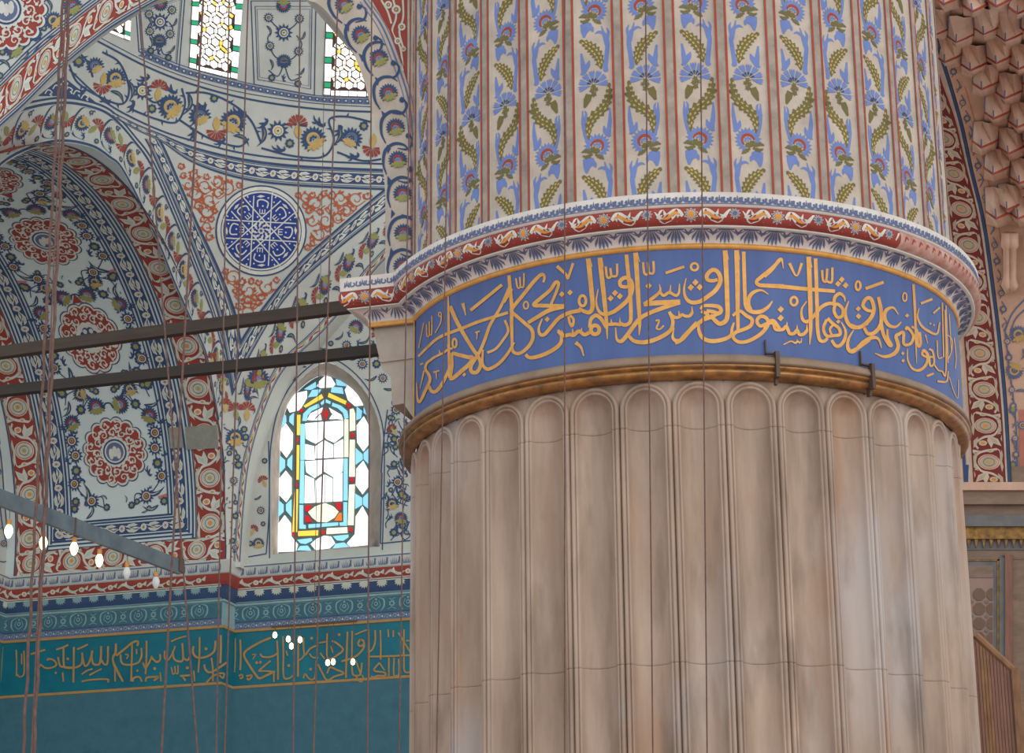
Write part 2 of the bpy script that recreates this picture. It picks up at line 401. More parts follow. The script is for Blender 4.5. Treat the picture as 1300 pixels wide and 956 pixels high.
# ================================================================ THE GREAT PIER
material('marble', (196, 175, 158), 0.55, 0, scale=1.5, rgb2=(138, 118, 103), stretch=(2.2, 2.2, 0.34), bump=0.10, detail=8)
def stain(name, rgb, scale, stretch, lo, hi, amt):
    """second, larger patch of veining or weather stain mixed into a stone"""
    nt = MATS[name].node_tree; n = nt.nodes; l = nt.links; p = n['Principled BSDF']; src = p.inputs['Base Color'].links[0].from_socket
    g = n.new('ShaderNodeNewGeometry'); mp = n.new('ShaderNodeMapping'); mp.inputs['Scale'].default_value = stretch; mp.inputs['Location'].default_value = (3.1*scale, 7.7, 1.3)
    l.new(g.outputs['Position'], mp.inputs['Vector']); t = n.new('ShaderNodeTexNoise'); t.inputs['Scale'].default_value = scale; t.inputs['Detail'].default_value = 6; l.new(mp.outputs[0], t.inputs['Vector'])
    r = n.new('ShaderNodeMapRange'); r.inputs['From Min'].default_value = lo; r.inputs['From Max'].default_value = hi; r.inputs['To Max'].default_value = amt; l.new(t.outputs['Fac'], r.inputs['Value'])
    m = n.new('ShaderNodeMix'); m.data_type = 'RGBA'; l.new(r.outputs[0], m.inputs['Factor']); l.new(src, m.inputs['A']); m.inputs['B'].default_value = (*lin(rgb), 1); l.new(m.outputs['Result'], p.inputs['Base Color'])
stain('marble', (186, 182, 182), 0.9, (1, 1, 0.5), 0.5, 0.68, 0.75)
stain('marble', (176, 138, 108), 1.7, (1.6, 1.6, 0.35), 0.54, 0.72, 0.6)
stain('marble', (112, 96, 84), 2.6, (1.5, 1.5, 0.4), 0.54, 0.74, 0.65)
material('marble_rough', (176, 158, 138), 0.75, 0, scale=6, rgb2=(138, 122, 106), bump=0.25)
material('pier_white', (226, 220, 214), 0.85, 0, scale=5, rgb2=(204, 198, 192))
material('gilt', (190, 138, 78), 0.36, 0.5, scale=9, rgb2=(112, 84, 60), stretch=(1, 1, 2))
material('gilt_dull', (160, 138, 116), 0.6, 0.1, scale=4, rgb2=(128, 108, 90))
material('board_blue', (80, 106, 164), 0.6, 0, scale=2.0, rgb2=(70, 94, 148), stretch=(3, 3, 0.4))
material('plaster_pier', (206, 194, 180), 0.85, 0, scale=5, rgb2=(176, 166, 155), bump=0.12)
material('plaster_grey', (180, 168, 156), 0.85, 0, scale=7, rgb2=(140, 130, 122), bump=0.15)
material('torus_worn', (206, 176, 164), 0.85, 0, scale=9, rgb2=(170, 110, 98))
material('iron_dark', (92, 76, 64), 0.6, 0.3, scale=9)
material('gold_leaf', (232, 176, 92), 0.45, 0.15, scale=12, rgb2=(206, 146, 66))
AX, AY = -4.4668, 19.5536
RB = 2.467
pier = tag(empty('pillar', (AX, AY, 0)), 'massive round marble pillar, fluted below, with a blue calligraphy band and painted upper shaft', 'pillar')
def cyl_map(R, step=0.0016):
    """(azimuth in degrees, height) on a cylinder about the pier's axis"""
    Rf = R if callable(R) else (lambda z: np.full(len(z), R))
    def g(V, L):
        a = np.radians(V[:, 0]); r = Rf(V[:, 1])+step*L
        return np.c_[r*np.cos(a), r*np.sin(a), V[:, 1]]
    return g
def ring_part(name, profile, m, a0=0, a1=360, n=180, parent=pier):
    V, F = lathe(profile, n, math.radians(a0), math.radians(a1))
    return obj(name, V, F, m, parent, smooth=True)
# ---- fluted marble courses, one object per flute and course
RL = 2.405; ZS = 6.868; RAD = 0.208
RHO = [(0.0, -0.112), (0.03, -0.109), (0.06, -0.099), (0.09, -0.080), (0.118, -0.056), (0.140, -0.030), (0.145, -0.006), (0.149, 0.002), (0.157, 0.006), (0.164, 0.003), (0.167, -0.007), (0.170, -0.007), (0.174, 0.008), (0.181, 0.016), (0.192, 0.016), (0.201, 0.008), (0.205, -0.004), (0.2095, -0.020)]
def flute_mesh(z0, z1, head):
    """one flute: a hollow between double fillets; the topmost course closes it with a round head"""
    V = []; F = []
    cols = [(-r, d) for r, d in RHO[::-1]]+[(r, d) for r, d in RHO[1:]]
    def pt(a, d, z):
        th = a/RL; return ((RL+d)*math.cos(th), (RL+d)*math.sin(th), z)
    top = ZS if head else z1
    zs = [z0, z0+0.006, z0+0.014, z0+0.03, top] if head else [z0, z0+0.006, z0+0.014, z0+0.03, z0+0.3, z1-0.3, z1-0.03, z1-0.014, z1-0.006, z1]
    for z in zs:
        dd = -0.0035 if (z == z0 or (not head and z == z1)) else 0.0
        V += [pt(a, d+dd, z) for a, d in cols]
    F += grid_faces(len(cols), len(zs))
    if head:
        na = 21; o = len(V)
        for j in range(na):
            t = math.pi*j/(na-1); c, sn = math.cos(t), math.sin(t)
            for r, d in RHO: V.append(pt(r*c, d, ZS+r*sn))
            rb = min(0.2095/max(abs(c), 1e-6), 0.236/max(sn, 1e-6)); rb = max(rb, 0.2096)
            V.append(pt(rb*c, -0.026, ZS+rb*sn))
        F += [(q[0], q[3], q[2], q[1]) for q in grid_faces(len(RHO)+1, na, o)]
    return mesh_data('flute', V, F, ['marble'], smooth=True)
me_head = flute_mesh(6.709, 7.10, True)
me_c = [flute_mesh(4.838, 6.707, False), flute_mesh(2.968, 4.836, False), flute_mesh(1.09, 2.966, False), flute_mesh(0.0, 1.088, False)]
for k in range(36):
    M = Matrix.Rotation(math.radians(-74+10*k), 4, 'Z')
    link('flute_head', me_head, pier, M)
    for me in me_c: link('flute', me, pier, M)
ring_part('shaft_core', [(2.22, 0.0), (2.22, 7.05), (2.37, 7.085), (2.37, 7.2)], 'marble_rough')
# ---- gilded moulding under the inscription
ring_part('moulding', [(2.40, 7.082), (2.455, 7.088), (2.49, 7.100), (2.505, 7.12), (2.50, 7.140), (2.475, 7.148), (2.475, 7.152), (2.505, 7.158), (2.515, 7.172), (2.505, 7.186)], 'gilt')
ring_part('moulding_lip', [(2.505, 7.186), (2.528, 7.192), (2.532, 7.200), (2.520, 7.24), (2.49, 7.268), (2.45, 7.27)], 'gilt_dull')
def clamp(px, py):
    P = on_cyl(AX, AY, 2.535)([(px, py)])[0]; az = math.atan2(P[1]-AY, P[0]-AX)
    parts = [box(2.50, 2.55, -0.016, 0.016, 7.08, 7.29), box(2.50, 2.54, -0.016, 0.008, 7.278, 7.294), box(2.49, 2.52, -0.08, -0.01, 7.276, 7.288), box(2.475, 2.495, -0.08, -0.07, 7.276, 7.40), box(2.46, 2.50, -0.010, 0.010, 7.03, 7.09)]
    V, F = merge(parts)
    o = obj('clamp', V, F, 'iron_dark', pier); o.matrix_local = Matrix.Rotation(az, 4, 'Z')
    o['label'] = 'dark iron clamp hooked over the gilded moulding'
clamp(987, 462); clamp(1108, 478)
# ---- blue board with the gold inscription
AZ0, AZ1 = -146.0, 8.0
ring_part('inscription_band', [(RB, 7.262), (RB, 8.19)], 'board_blue', AZ0, AZ1, 120)
tr = Paint()
def T(ox, oy, s, data):
    for row in data.strip().splitlines():
        row = row.strip()
        if not row: continue
        k, w, rest = row.split(' ', 2)
        pts = [tuple(float(v) for v in q.split(',')) for q in rest.split()]
        P = [((p[0]/s)+ox, (p[1]/s)+oy) for p in pts]
        ws = [float(v)/s for v in w.split('>')]
        if k == 's':
            n = len(P); W = np.interp(np.linspace(0, 1, n), np.linspace(0, 1, len(ws)), ws)
            tr.stroke([(*p, q*1.08) for p, q in zip(P, W)], 0, 'gold_leaf', 1)
        elif k == 'd':
            r = ws[0]
            for p in P: tr.fan([(p[0], p[1]-r), (p[0]+r*0.95, p[1]-0.1*r), (p[0], p[1]+r), (p[0]-r*0.95, p[1]+0.1*r)], 'gold_leaf', 1)
        elif k == 'o':
            for p in pts: tr.ring((p[0]/s+ox, p[1]/s+oy), p[2]/s, ws[0], 'gold_leaf', 1, 18, p[3]/s)
T(525, 350, 5.308, """
s 14>18>20>18 35,545 90,490 150,435 210,400 320,360 430,315 540,280 640,250
s 10>16>16>18 237,138 240,300 243,560 247,690
s 26>22>24>20>18 250,208 290,300 345,400 400,490 440,550 455,600 430,650 395,648 390,610 420,560 450,510 480,440 520,330 590,210 648,80
s 6>14 275,238 250,205
s 20 388,235 600,62
s 22>6 335,186 345,225 355,268
o 8 182,262,9,14
s 8>6 192,270 186,320 150,388
s 7 72,318 56,400 38,490
s 8 92,330 94,400 104,412 110,395 110,310
s 8 110,395 120,400 126,385 127,270
o 14 280,455,14,30
s 14 268,490 238,498 205,522 180,533 150,548 125,562
s 12>4 240,498 230,462
s 12>4 184,532 176,500
s 14>18>20>18>6 132,560 95,590 85,630 110,670 114,710 82,780 55,838 40,850 30,815 26,720
s 20>22>18 102,735 125,778 155,780 190,738 225,672 250,612
s 12>4 75,640 62,700 48,762
s 10 48,600 70,590
s 10 138,652 178,640
s 10>4 156,650 160,698
s 20>24>26>24 250,690 262,600 262,530 310,535 370,550 398,552 385,590 330,640 270,690 245,692
d 15 345,668
s 12>22>20>16 472,500 468,590 490,626 520,628 580,592 640,522 680,450
s 16 500,520 555,495 605,435 640,372 618,300
s 10 420,385 450,375
s 10>4 433,380 430,432
""")
T(640, 320, 5.977, """
s 24>26>26>20 40,178 50,300 60,400 60,550 64,700
s 24>20 62,280 0,385
s 14>26>26>24>26>24>20 300,232 308,188 285,172 230,222 150,322 70,420 58,450 100,490 170,550 212,590 220,655 185,720 120,770 70,755 62,690
s 12 92,200 105,268 125,265 122,190
s 12 125,265 150,262 154,162
o 13 168,405,18,27
s 18>24>26>28 358,398 400,300 415,240 392,232 350,292 280,352 228,402 300,408 460,412
s 30>30>24 462,414 350,442 260,492 185,538
s 24>14>20 403,108 472,172 486,200 525,85
d 23 440,322 502,308
d 21 330,512
s 10>26>26>28 292,508 266,578 276,625 310,626 360,570 420,502 500,462 580,446
s 12>28>28>22 410,590 435,640 430,690 390,732 320,772 250,796 195,802 165,778
s 26 412,600 450,636 500,628 530,632 570,602 610,628 650,612
s 22>4 452,636 438,594
s 22>4 526,630 520,582
s 22>4 584,612 592,576
s 18 490,488 500,540 520,562 528,512 500,480
s 4>14 508,575 515,540
o 30 692,592,32,34
s 22>28>24 650,575 660,512 700,482 740,512 778,575
s 34>32>30>22 640,50 655,200 668,330 672,420 650,458 610,452 568,428
o 22 597,372,26,40
s 6>16 670,112 650,55
s 28>8 545,688 585,725 606,790
""")
T(750, 310, 6.377, """
s 36>34>32>6 75,112 95,300 115,480 130,640 136,772
s 6>16 104,190 88,120
s 8>26>32>32>28>24 62,365 46,465 65,540 110,570 180,552 250,502 310,440 336,365 326,302 285,272 240,300 245,340 290,348 325,332
s 28>30>28>26 290,86 300,200 310,290 320,400 326,560 320,630 280,656 238,642
d 27 197,397 237,424 162,440
s 18 122,182 135,268 165,262 160,195
s 18 165,262 212,254 214,160
s 36>34>32>6 363,70 375,250 386,450 397,640 392,742
s 6>16 398,145 375,80
s 18 424,148 435,238 466,236 462,148
s 18 466,236 508,232 508,138
s 20 606,236 757,184
d 28 468,340
s 6>26>24 556,326 562,380 520,425 430,488
s 22 560,390 590,418 630,394 645,400
s 20>6 640,400 648,330
s 22>22>8 645,395 690,418 714,392 718,320
s 28>38>34 428,492 520,478 724,468
s 34>30>32>30>8 722,472 600,512 470,562 400,602 350,662 300,732 250,786 212,770 202,676
s 24>32>32>28>24 306,742 350,785 420,797 500,782 590,742 650,692 664,620 636,548
s 24>22>24 636,560 680,594 716,590 740,572 765,584 800,582 822,555
s 20>5 718,590 712,540
s 20>5 822,560 818,505
s 24 118,650 165,650 205,648 245,655
s 20>4 170,650 166,606
s 20>4 240,650 236,598
s 14 524,622 552,618 545,650 533,682 560,690 592,660
s 8>30>32>30 674,676 664,758 700,786 740,770 800,702 860,636
""")
T(860, 310, 6.377, """
o 19 138,185,29,29
s 8>28>32>32>30>24 70,278 54,360 66,432 110,472 180,466 250,422 310,372 348,300 330,232 285,210 240,250 245,290 290,298 325,288
d 28 145,312 108,352 180,350
s 36>34>34>26 385,52 395,250 402,450 405,560 390,622 340,646 295,610 268,572
s 6>16 412,125 396,62
s 36>36>32>24 478,50 485,300 486,500 490,720
s 6>16 504,125 488,60
s 28>28>30>32>10 535,62 540,250 546,430 556,510 600,548 670,548 730,512 768,462
s 6>30>28 735,408 680,376 620,388 580,432 574,490 592,535
s 16>30>30>24 185,528 215,500 320,504 352,532 335,562 285,548 235,540
s 24>30>30>28 190,545 245,572 205,616 130,672 60,740 20,785 -20,800
s 26 340,558 275,592 215,614
s 18>30>32>26>14 172,640 174,700 205,760 270,786 360,776 430,742 442,682 458,636
s 20>28>28>24>28>28>26>24 446,582 500,542 556,580 602,612 592,660 540,690 470,716 450,755 490,792 560,790 640,752 700,702 735,640 712,596 668,588 642,625 668,664 722,645
s 24>24 722,640 775,620 829,690
s 30>30>26>30>24 860,342 740,338 660,332 640,302 680,265 760,200 836,122
""")
T(970, 310, 6.377, """
s 24>26>6 0,265 60,210 112,140 140,124 154,200
s 30>30>26 -20,335 150,346 360,366 572,382
s 24>12>22 203,155 260,258 304,155
s 36>34>32>6 358,104 365,300 372,500 374,700 366,815
s 6>16 386,190 364,112
s 28>28>26>22 414,118 420,300 426,500 430,680 446,772 482,788 512,760
s 18 466,212 474,292 498,300 508,200
s 18 500,300 545,306 550,190
d 26 625,288 597,322 657,335
o 17 758,337,20,34
o 21 240,463,27,34
d 28 133,530 132,600
s 8>26>26>26 342,465 302,530 310,610 350,628 402,580 460,512 520,482 570,486
s 24>26>8 562,500 570,432 610,402 645,430 652,468
s 24 575,486 564,540 590,592 630,582 636,530 600,490 570,488
s 22>24>24 504,612 478,680 502,742 560,742 612,730 600,680 550,642 512,600
s 18 560,650 530,690 545,740
s 8>26>26>22 622,632 656,700 650,770 612,822 575,822 545,778
d 19 597,628
s 26>24>26>24 0,700 20,652 70,642 92,692 150,692 178,668 205,724 240,724 265,700 285,734 320,728 345,700
s 20>4 182,680 184,630
s 20>4 266,710 264,655
s 20>5 345,705 344,650
s 8>14>14 155,815 215,788 250,802 270,790 292,802
s 12>4 296,800 302,762
s 12>4 268,795 266,772
s 8>28>28>26 682,462 656,540 666,620 710,672 770,672 835,640
d 22 758,525 763,587
s 8>28>30>26 722,695 680,770 676,842 710,872 770,832 850,775
""")
T(1080, 340, 5.627, """
o 15 48,130,17,32
s 20 103,150 232,104
d 19 50,295 52,345
s 24>26>24>20 -5,410 50,428 100,402 145,352 162,290 140,222 105,225 84,268 110,302 152,312
s 22>26>26>20 194,210 212,300 212,400 170,462 120,472 92,428
s 6>24>24>8 338,335 300,286 250,305 240,360 270,412 320,422 358,388
s 24>24>12 212,400 232,480 270,548 286,552 262,500 258,440
s 24>28>24>6 -10,602 40,580 90,532 150,500 195,512 216,575
s 6>28>24>20 170,612 240,636 310,612 336,560 320,492 348,470
s 20>18 330,482 372,462 374,540 402,552 432,532 442,482 402,428 388,445
s 16 432,420 470,450 480,560 497,540 490,460
s 16>18>14>4 444,118 455,300 461,500 467,685
o 11 382,210,14,30
d 16 400,342
d 14 368,612 370,665
s 6>16>18>8 485,288 474,350 500,412 550,452 612,472 632,390
s 16 497,256 580,224
s 12 585,326 632,284
d 9 565,400 590,410
s 6>18>20>14 402,578 405,660 440,722 490,732 535,692 548,630 520,590 508,620 545,642
s 13 555,580 582,600 592,680 565,702 560,640 592,642
s 10 590,690 620,732 650,742 672,770 677,600 670,300
s 8>4 530,478 546,542
s 9 650,250 660,640
s 8 675,270 690,680
s 6 700,330 715,600
s 8 612,520 620,640 652,640
s 7 690,480 722,520 715,600 690,660
s 6 735,500 748,640 742,720
s 14>12>8 615,812 680,812 692,740
s 14 540,775 590,755
s 5 700,780 730,880 760,930 766,800
""")
# gold frame lines of the board
_pm = on_cyl(AX, AY, RB)
def board_map(V, L):
    P = _pm(V); d = P[:, :2]-np.array([AX, AY]); d /= np.linalg.norm(d, axis=1)[:, None]
    P = P.copy(); P[:, :2] += d*(0.004*L)[:, None]; P[:, 0] -= AX; P[:, 1] -= AY
    return P
tr.build('inscription', board_map, pier, None, 5.0)['label'] = 'gold cursive calligraphy painted on the blue band'
ring_part('gold_fillet', [(RB+0.002, 8.163), (RB+0.018, 8.168), (RB+0.026, 8.185), (RB+0.02, 8.205), (RB, 8.21)], 'gold_leaf', AZ0, AZ1, 120)
V, F = lathe([(RB+0.004, 7.262), (RB+0.010, 7.262), (RB+0.010, 8.18), (RB+0.004, 8.18)], 2, math.radians(AZ0-0.4), math.radians(AZ0+0.6)); obj('gold_edge', V, F, 'gold_leaf', pier)
# ---- painted cornice of the pier
cove = [(2.485, 8.20), (2.492, 8.225), (2.512, 8.25), (2.545, 8.272), (2.585, 8.288), (2.60, 8.292)]
ring_part('leaf_cove', cove, 'pier_white', AZ0, 25, 150)
ring_part('white_fillet', [(2.60, 8.290), (2.628, 8.293), (2.632, 8.303), (2.622, 8.310)], 'white', AZ0, 25, 150)
tor = [(2.618, 8.308), (2.650, 8.318), (2.678, 8.340), (2.690, 8.370), (2.692, 8.400), (2.686, 8.425), (2.672, 8.443)]
ring_part('red_torus', tor, 'red', AZ0, -34, 100); ring_part('red_torus', tor, 'torus_worn', -34, 25, 60)
fil = [(2.668, 8.443), (2.682, 8.447), (2.684, 8.568), (2.660, 8.574), (2.44, 8.60)]
ring_part('crenel_fillet', fil, 'pier_white', AZ0, 25, 150)
def prof(pr):
    z = [q[1] for q in pr]; r = [q[0] for q in pr]
    return lambda zz: np.interp(zz, z, r)
DGC = 180/math.pi/2.68
def metric(P, name, R, ref=DGC):
    g = cyl_map(R); return P.build(name, lambda V, L: g(np.c_[V[:, 0]*ref, V[:, 1]], L), pier)
orn = Paint(); A0 = AZ0/DGC; A1 = 15/DGC
for k in range(60):
    a = A0-0.05+k*0.145
    if a > A1: break
    orn.stroke([(a-0.022, 8.478), (a-0.018, 8.525)], 0.015, 'slate', 1, smooth=0)
    orn.fan([(a-0.016, 8.478), (a-0.022, 8.51), (a-0.008, 8.505), (a, 8.548), (a+0.008, 8.505), (a+0.022, 8.51), (a+0.016, 8.478), (a, 8.495)], 'slate', 1)
    orn.stroke([(a+0.022, 8.478), (a+0.018, 8.525)], 0.015, 'slate', 1, smooth=0)
    for q in (0.038, 0.092):
        orn.stroke([(a+q, 8.528), (a+q-0.004, 8.492), (a+q+0.016, 8.484), (a+q+0.034, 8.495), (a+q+0.026, 8.518)], 0.019, 'slate', 1, smooth=3)
orn.stroke([(q, 8.470) for q in np.linspace(A0, A1, 150)], 0.007, 'slate', 1, smooth=0)
metric(orn, 'crenel_pattern', 2.684)
orn = Paint()
FLW = Paint()
for j in range(10):
    t = 2*math.pi*j/10+0.3; e = 0.24
    FLW.fan([(0.3*math.cos(t-e), 0.3*math.sin(t-e)), (0.72*math.cos(t-e), 0.72*math.sin(t-e)), (1*math.cos(t), 1*math.sin(t)), (0.72*math.cos(t+e), 0.72*math.sin(t+e)), (0.3*math.cos(t+e), 0.3*math.sin(t+e))], 'white', 2)
    FLW.fan([(0.45*math.cos(t), 0.45*math.sin(t)), (0.7*math.cos(t-e*0.6), 0.7*math.sin(t-e*0.6)), (0.86*math.cos(t), 0.86*math.sin(t)), (0.7*math.cos(t+e*0.6), 0.7*math.sin(t+e*0.6))], 'slate', 3)
FLW.disc((0, 0), 0.42, 'orange', 4, 14)
def torus_leaf(b, f, up, c):
    orn.stroke([(b, 8.374-up*0.01, 0.026), (b+f*0.05, 8.374+up*0.028, 0.058), (b+f*0.11, 8.374-up*0.015, 0.066), (b+f*0.17, 8.374-up*0.035, 0.034), (b+f*0.225, 8.374+up*0.03, 0.006)], 0, 'white', 2)
    for q in range(5):
        x = b+f*(0.02+q*0.035); orn.fan([(x, 8.372+up*0.005), (x+f*0.03, 8.372+up*(0.052 if q % 2 else -0.05)), (x+f*0.028, 8.372)], 'white', 2)
    orn.stroke([(b+f*0.02, 8.372, 0.006), (b+f*0.06, 8.372+up*0.018, 0.024), (b+f*0.12, 8.372-up*0.02, 0.022), (b+f*0.17, 8.372-up*0.03, 0.004)], 0, c, 3)
for k in range(12):
    a = (-149.5+k*15.0)/DGC
    if a*DGC > -34: break
    orn.put(FLW, (a, 8.375), 0.06)
    orn.put(FLW, (a+0.35, 8.385), 0.047, 0.4, 1, 0, {'orange': 'slate'})
    torus_leaf(a+0.065, 1, 1, 'orange'); torus_leaf(a+0.30, -1, -1, 'slate') if 0 else None
    torus_leaf(a-0.065, -1, 1, 'orange'); torus_leaf(a+0.41, 1, -1, 'rose') if 0 else None
    for q in (0.27, 0.43): orn.stroke([(a+q, 8.35, 0.012), (a+q+0.03, 8.405, 0.02), (a+q+0.05, 8.42, 0.004)], 0, 'white', 2)
for k in range(26):
    a = (-33+k*2.0)/DGC
    orn.stroke([(a, 8.36, 0.01), (a+0.02, 8.40, 0.022), (a+0.045, 8.385, 0.006)], 0, 'red', 1)
metric(orn, 'torus_flowers', prof(tor))
orn = Paint()
for k in range(40):
    a = (-149.2+k*4.5)/DGC
    if a*DGC > 20: break
    for j in range(-3, 4):
        ln = 0.088-0.0065*j*j; x = a+j*0.020; t = j*0.011
        orn.fan([(x*0.6+a*0.4-0.003, 8.286), (x-0.0125+t, 8.286-ln*0.55), (x+t*1.6, 8.286-ln), (x+0.0125+t, 8.286-ln*0.55), (x*0.6+a*0.4+0.003, 8.286)], 'slate', 1)
        if abs(j) < 3: orn.fan([(x-0.012+t, 8.286-ln*0.62), (x+t*1.2, 8.286-ln*0.5), (x+0.012+t, 8.286-ln*0.62), (x+t*1.2, 8.286-ln*0.75)], 'slate', 1)
    orn.stroke([(a-0.07, 8.2885), (a+0.07, 8.2885)], 0.007, 'slate', 1, smooth=0)
    orn.stroke([(a+0.075, 8.287), (a+0.105, 8.272), (a+0.135, 8.287)], 0.010, 'slate', 1, smooth=3)
metric(orn, 'cove_leaves', prof(cove), 180/math.pi/2.68)
# ---- painted upper shaft
RU = 2.462; ZU0, ZU1 = 8.56, 13.0
HA = 3.55
def panel_mesh():
    av = np.r_[-5.0, -4.3, -4.0, -3.85, np.linspace(-3.7, 3.7, 9), 3.85, 4.0, 4.3, 5.0]; V = []
    for z in (ZU0, ZU1):
        for a in av:
            d = 0.0 if abs(a) > 3.8 else -0.022*math.sqrt(max(0, 1-(a/3.8)**2))-0.006
            if 4.0 < abs(a): d = 0.008
            t = math.radians(a); V.append(((RU+d)*math.cos(t), (RU+d)*math.sin(t), z))
    F = grid_faces(len(av), 2); mi = [0 if (3 <= i < len(av)-4) else 1 for i in range(len(av)-1)]
    return mesh_data('painted_panel', V, F, ['plaster_pier', 'plaster_grey'], mi)
me_panel = panel_mesh()
def panel_map(V, L):
    a = V[:, 0]; d = np.where(np.abs(a) < 3.8, -0.022*np.sqrt(np.maximum(0, 1-(a/3.8)**2))-0.006, 0.008)
    r = RU+d+0.0011*L+0.0005; t = np.radians(a)
    return np.c_[r*np.cos(t), r*np.sin(t), V[:, 1]]
def leaf(P, spine, wid, col, lay=2, dots=None, n=18, ds=0.3):
    """serrated leaf along a spine, thick in the middle"""
    Q = spl(spine, 8); d = np.r_[0, np.cumsum(np.linalg.norm(np.diff(Q, axis=0), axis=1))]; t = np.linspace(0, 1, n+1)
    C = np.c_[np.interp(t*d[-1], d, Q[:, 0]), np.interp(t*d[-1], d, Q[:, 1])]
    g = np.gradient(C, axis=0); g /= np.linalg.norm(g, axis=1)[:, None]; nn = np.c_[-g[:, 1], g[:, 0]]
    w = wid*np.sin(np.pi*np.clip(t*0.96+0.02, 0, 1))**0.75; sh = np.where(np.arange(n+1) % 2, 1.3, 0.72)
    lag = g*(d[-1]/n*0.5)*(np.arange(n+1) % 2)[:, None]
    A = C+nn*(w*sh)[:, None]-lag; B = C-nn*(w*sh)[:, None]-lag
    T = []
    for i in range(n): T += [(i, i+n+1, i+1), (i+1, i+n+1, i+n+2)]
    P.add(np.vstack([A, B]), T, col, lay)
    if dots:
        for i in range(2, n-1):
            P.disc(C[i]+nn[i]*w[i]*0.42*(1 if i % 2 else -1), wid*0.20, dots, lay+1, 6, wid*0.34, math.atan2(g[i][1], g[i][0])+math.pi/2)
def panel_paint(fl):
    P = Paint()
    for sg in (-1, 1): P.stroke([(sg*4.05, ZU0+0.001), (sg*4.05, ZU1-0.001)], 0.42, 'stripe', 3, smooth=0)
    DG = 180/math.pi/RU; per = 1.2255
    M = Paint()       # one repeat, metres; traced positions relative to the palmette
    q = lambda *pp: [((x-522)*0.00148, -(y-85)*0.001656) for x, y in pp]
    qw = lambda *pp: [((x-522)*0.00148, -(y-85)*0.001656, w*0.0019) for x, y, w in pp]
    M.put(PALM_P, q((530, 78))[0], 0.118, math.radians(-28), 1)
    for pts in (((500, 110), (470, 95), (438, 100)), ((505, 115), (470, 128), (445, 118)), ((520, 120), (545, 135), (572, 152))): leaf(M, q(*pts), 0.016, 'olive', 4, None, 8)
    M.stroke(qw((492, 132, 30), (482, 155, 62), (470, 180, 34), (466, 215, 8)), 0, 'blue', 1); M.stroke(qw((480, 150, 20), (512, 170, 22), (520, 190, 5)), 0, 'blue', 1)
    leaf(M, q((440, 228), (480, 252), (525, 292), (556, 345), (566, 402)), 0.043, 'olive', 2, 'ochre')
    M.stroke(qw((566, 400, 8), (552, 375, 14), (530, 372, 4)), 0, 'olive', 2)
    M.stroke(qw((608, 412, 8), (590, 408, 22), (598, 340, 20), (605, 270, 20), (590, 215, 16), (555, 195, 12), (532, 202, 4)), 0, 'blue', 1)
    M.stroke(qw((600, 270, 18), (585, 215, 14), (572, 165, 4)), 0, 'blue', 1); M.stroke(qw((604, 250, 16), (612, 205, 12), (602, 178, 3)), 0, 'blue', 1)
    M.stroke(qw((440, 415, 5), (458, 408, 20), (456, 360, 20), (448, 300, 8)), 0, 'blue', 1); M.stroke(qw((462, 405, 20), (485, 370, 24), (496, 345, 4)), 0, 'blue', 1)
    M.put(CARN, q((516, 482))[0], 0.134, math.radians(6), 1)
    M.stroke(qw((490, 530, 30), (478, 560, 34), (462, 600, 10)), 0, 'olive', 2)
    leaf(M, q((610, 485), (604, 560), (570, 620), (515, 655), (484, 710), (482, 778)), 0.043, 'olive', 2, 'ochre', 22)
    M.stroke(qw((450, 615, 4), (452, 680, 16), (462, 740, 18), (480, 790, 20), (500, 800, 6)), 0, 'blue', 1); M.stroke(qw((455, 700, 16), (470, 640, 12), (462, 615, 3)), 0, 'blue', 1)
    M.stroke(qw((612, 620, 5), (610, 690, 18), (600, 760, 24), (615, 775, 6)), 0, 'blue', 1); M.stroke(qw((598, 762, 24), (580, 740, 22), (572, 712, 4)), 0, 'blue', 1)
    z0 = 9.121-per
    for k in range(6): P.stamp(M, lambda V: np.c_[fl*V[:, 0]*DG, z0+k*per+V[:, 1]])
    return P
def clip_z(P):
    keep = []
    V, L, Tn, C = P.arr()
    z = V[Tn][:, :, 1]; ok = (z.min(1) > ZU0) & (z.max(1) < ZU1)
    Q = Paint(); Q.V = [V]; Q.L = [L]; Q.T = [Tn[ok]]; Q.C = [c for c, o in zip(C, ok) if o]; Q.n = len(V)
    return Q
me_orn = []
for fl in (1, -1):
    o = clip_z(panel_paint(fl)).build('painted_flowers', panel_map); me_orn.append(o.data); bpy.data.objects.remove(o)
for k in range(36):
    az = -72.3+10*k
    p = link('painted_panel', me_panel, pier, Matrix.Rotation(math.radians(az), 4, 'Z'))
    link('painted_flowers', me_orn[k % 2], p)
# ================================================================ THE BAY BEHIND THE PIER
material('plaster', (200, 206, 200), 0.9, 0, scale=1.2, rgb2=(180, 186, 182), bump=0.05)
material('plaster_cool', (214, 228, 228), 0.9, 0, scale=1.0, rgb2=(200, 216, 218))
material('bare', (158, 160, 150), 0.9, 0, scale=6, rgb2=(134, 136, 128))
material('stone_grey', (190, 180, 168), 0.85, 0, scale=3, rgb2=(156, 146, 136), bump=0.15)
material('glass_white', (255, 255, 255), 0.3, 0, var=0.02, emit=1.0)
material('glass_blue', (140, 205, 235), 0.3, 0, var=0.05, emit=0.9)
material('glass_yellow', (250, 205, 80), 0.3, 0, var=0.05, emit=0.85)
material('glass_pale', (255, 238, 205), 0.3, 0, var=0.05, emit=0.95)
material('glass_red', (200, 25, 35), 0.3, 0, var=0.1, emit=0.7)
material('glass_green', (20, 150, 105), 0.3, 0, var=0.1, emit=0.7)
material('glass_orange', (240, 120, 40), 0.3, 0, var=0.1, emit=0.8)
material('lead', (104, 124, 120), 0.6, 0.2, var=0.1)
material('lead_dark', (74, 56, 48), 0.6, 0.2, var=0.1)
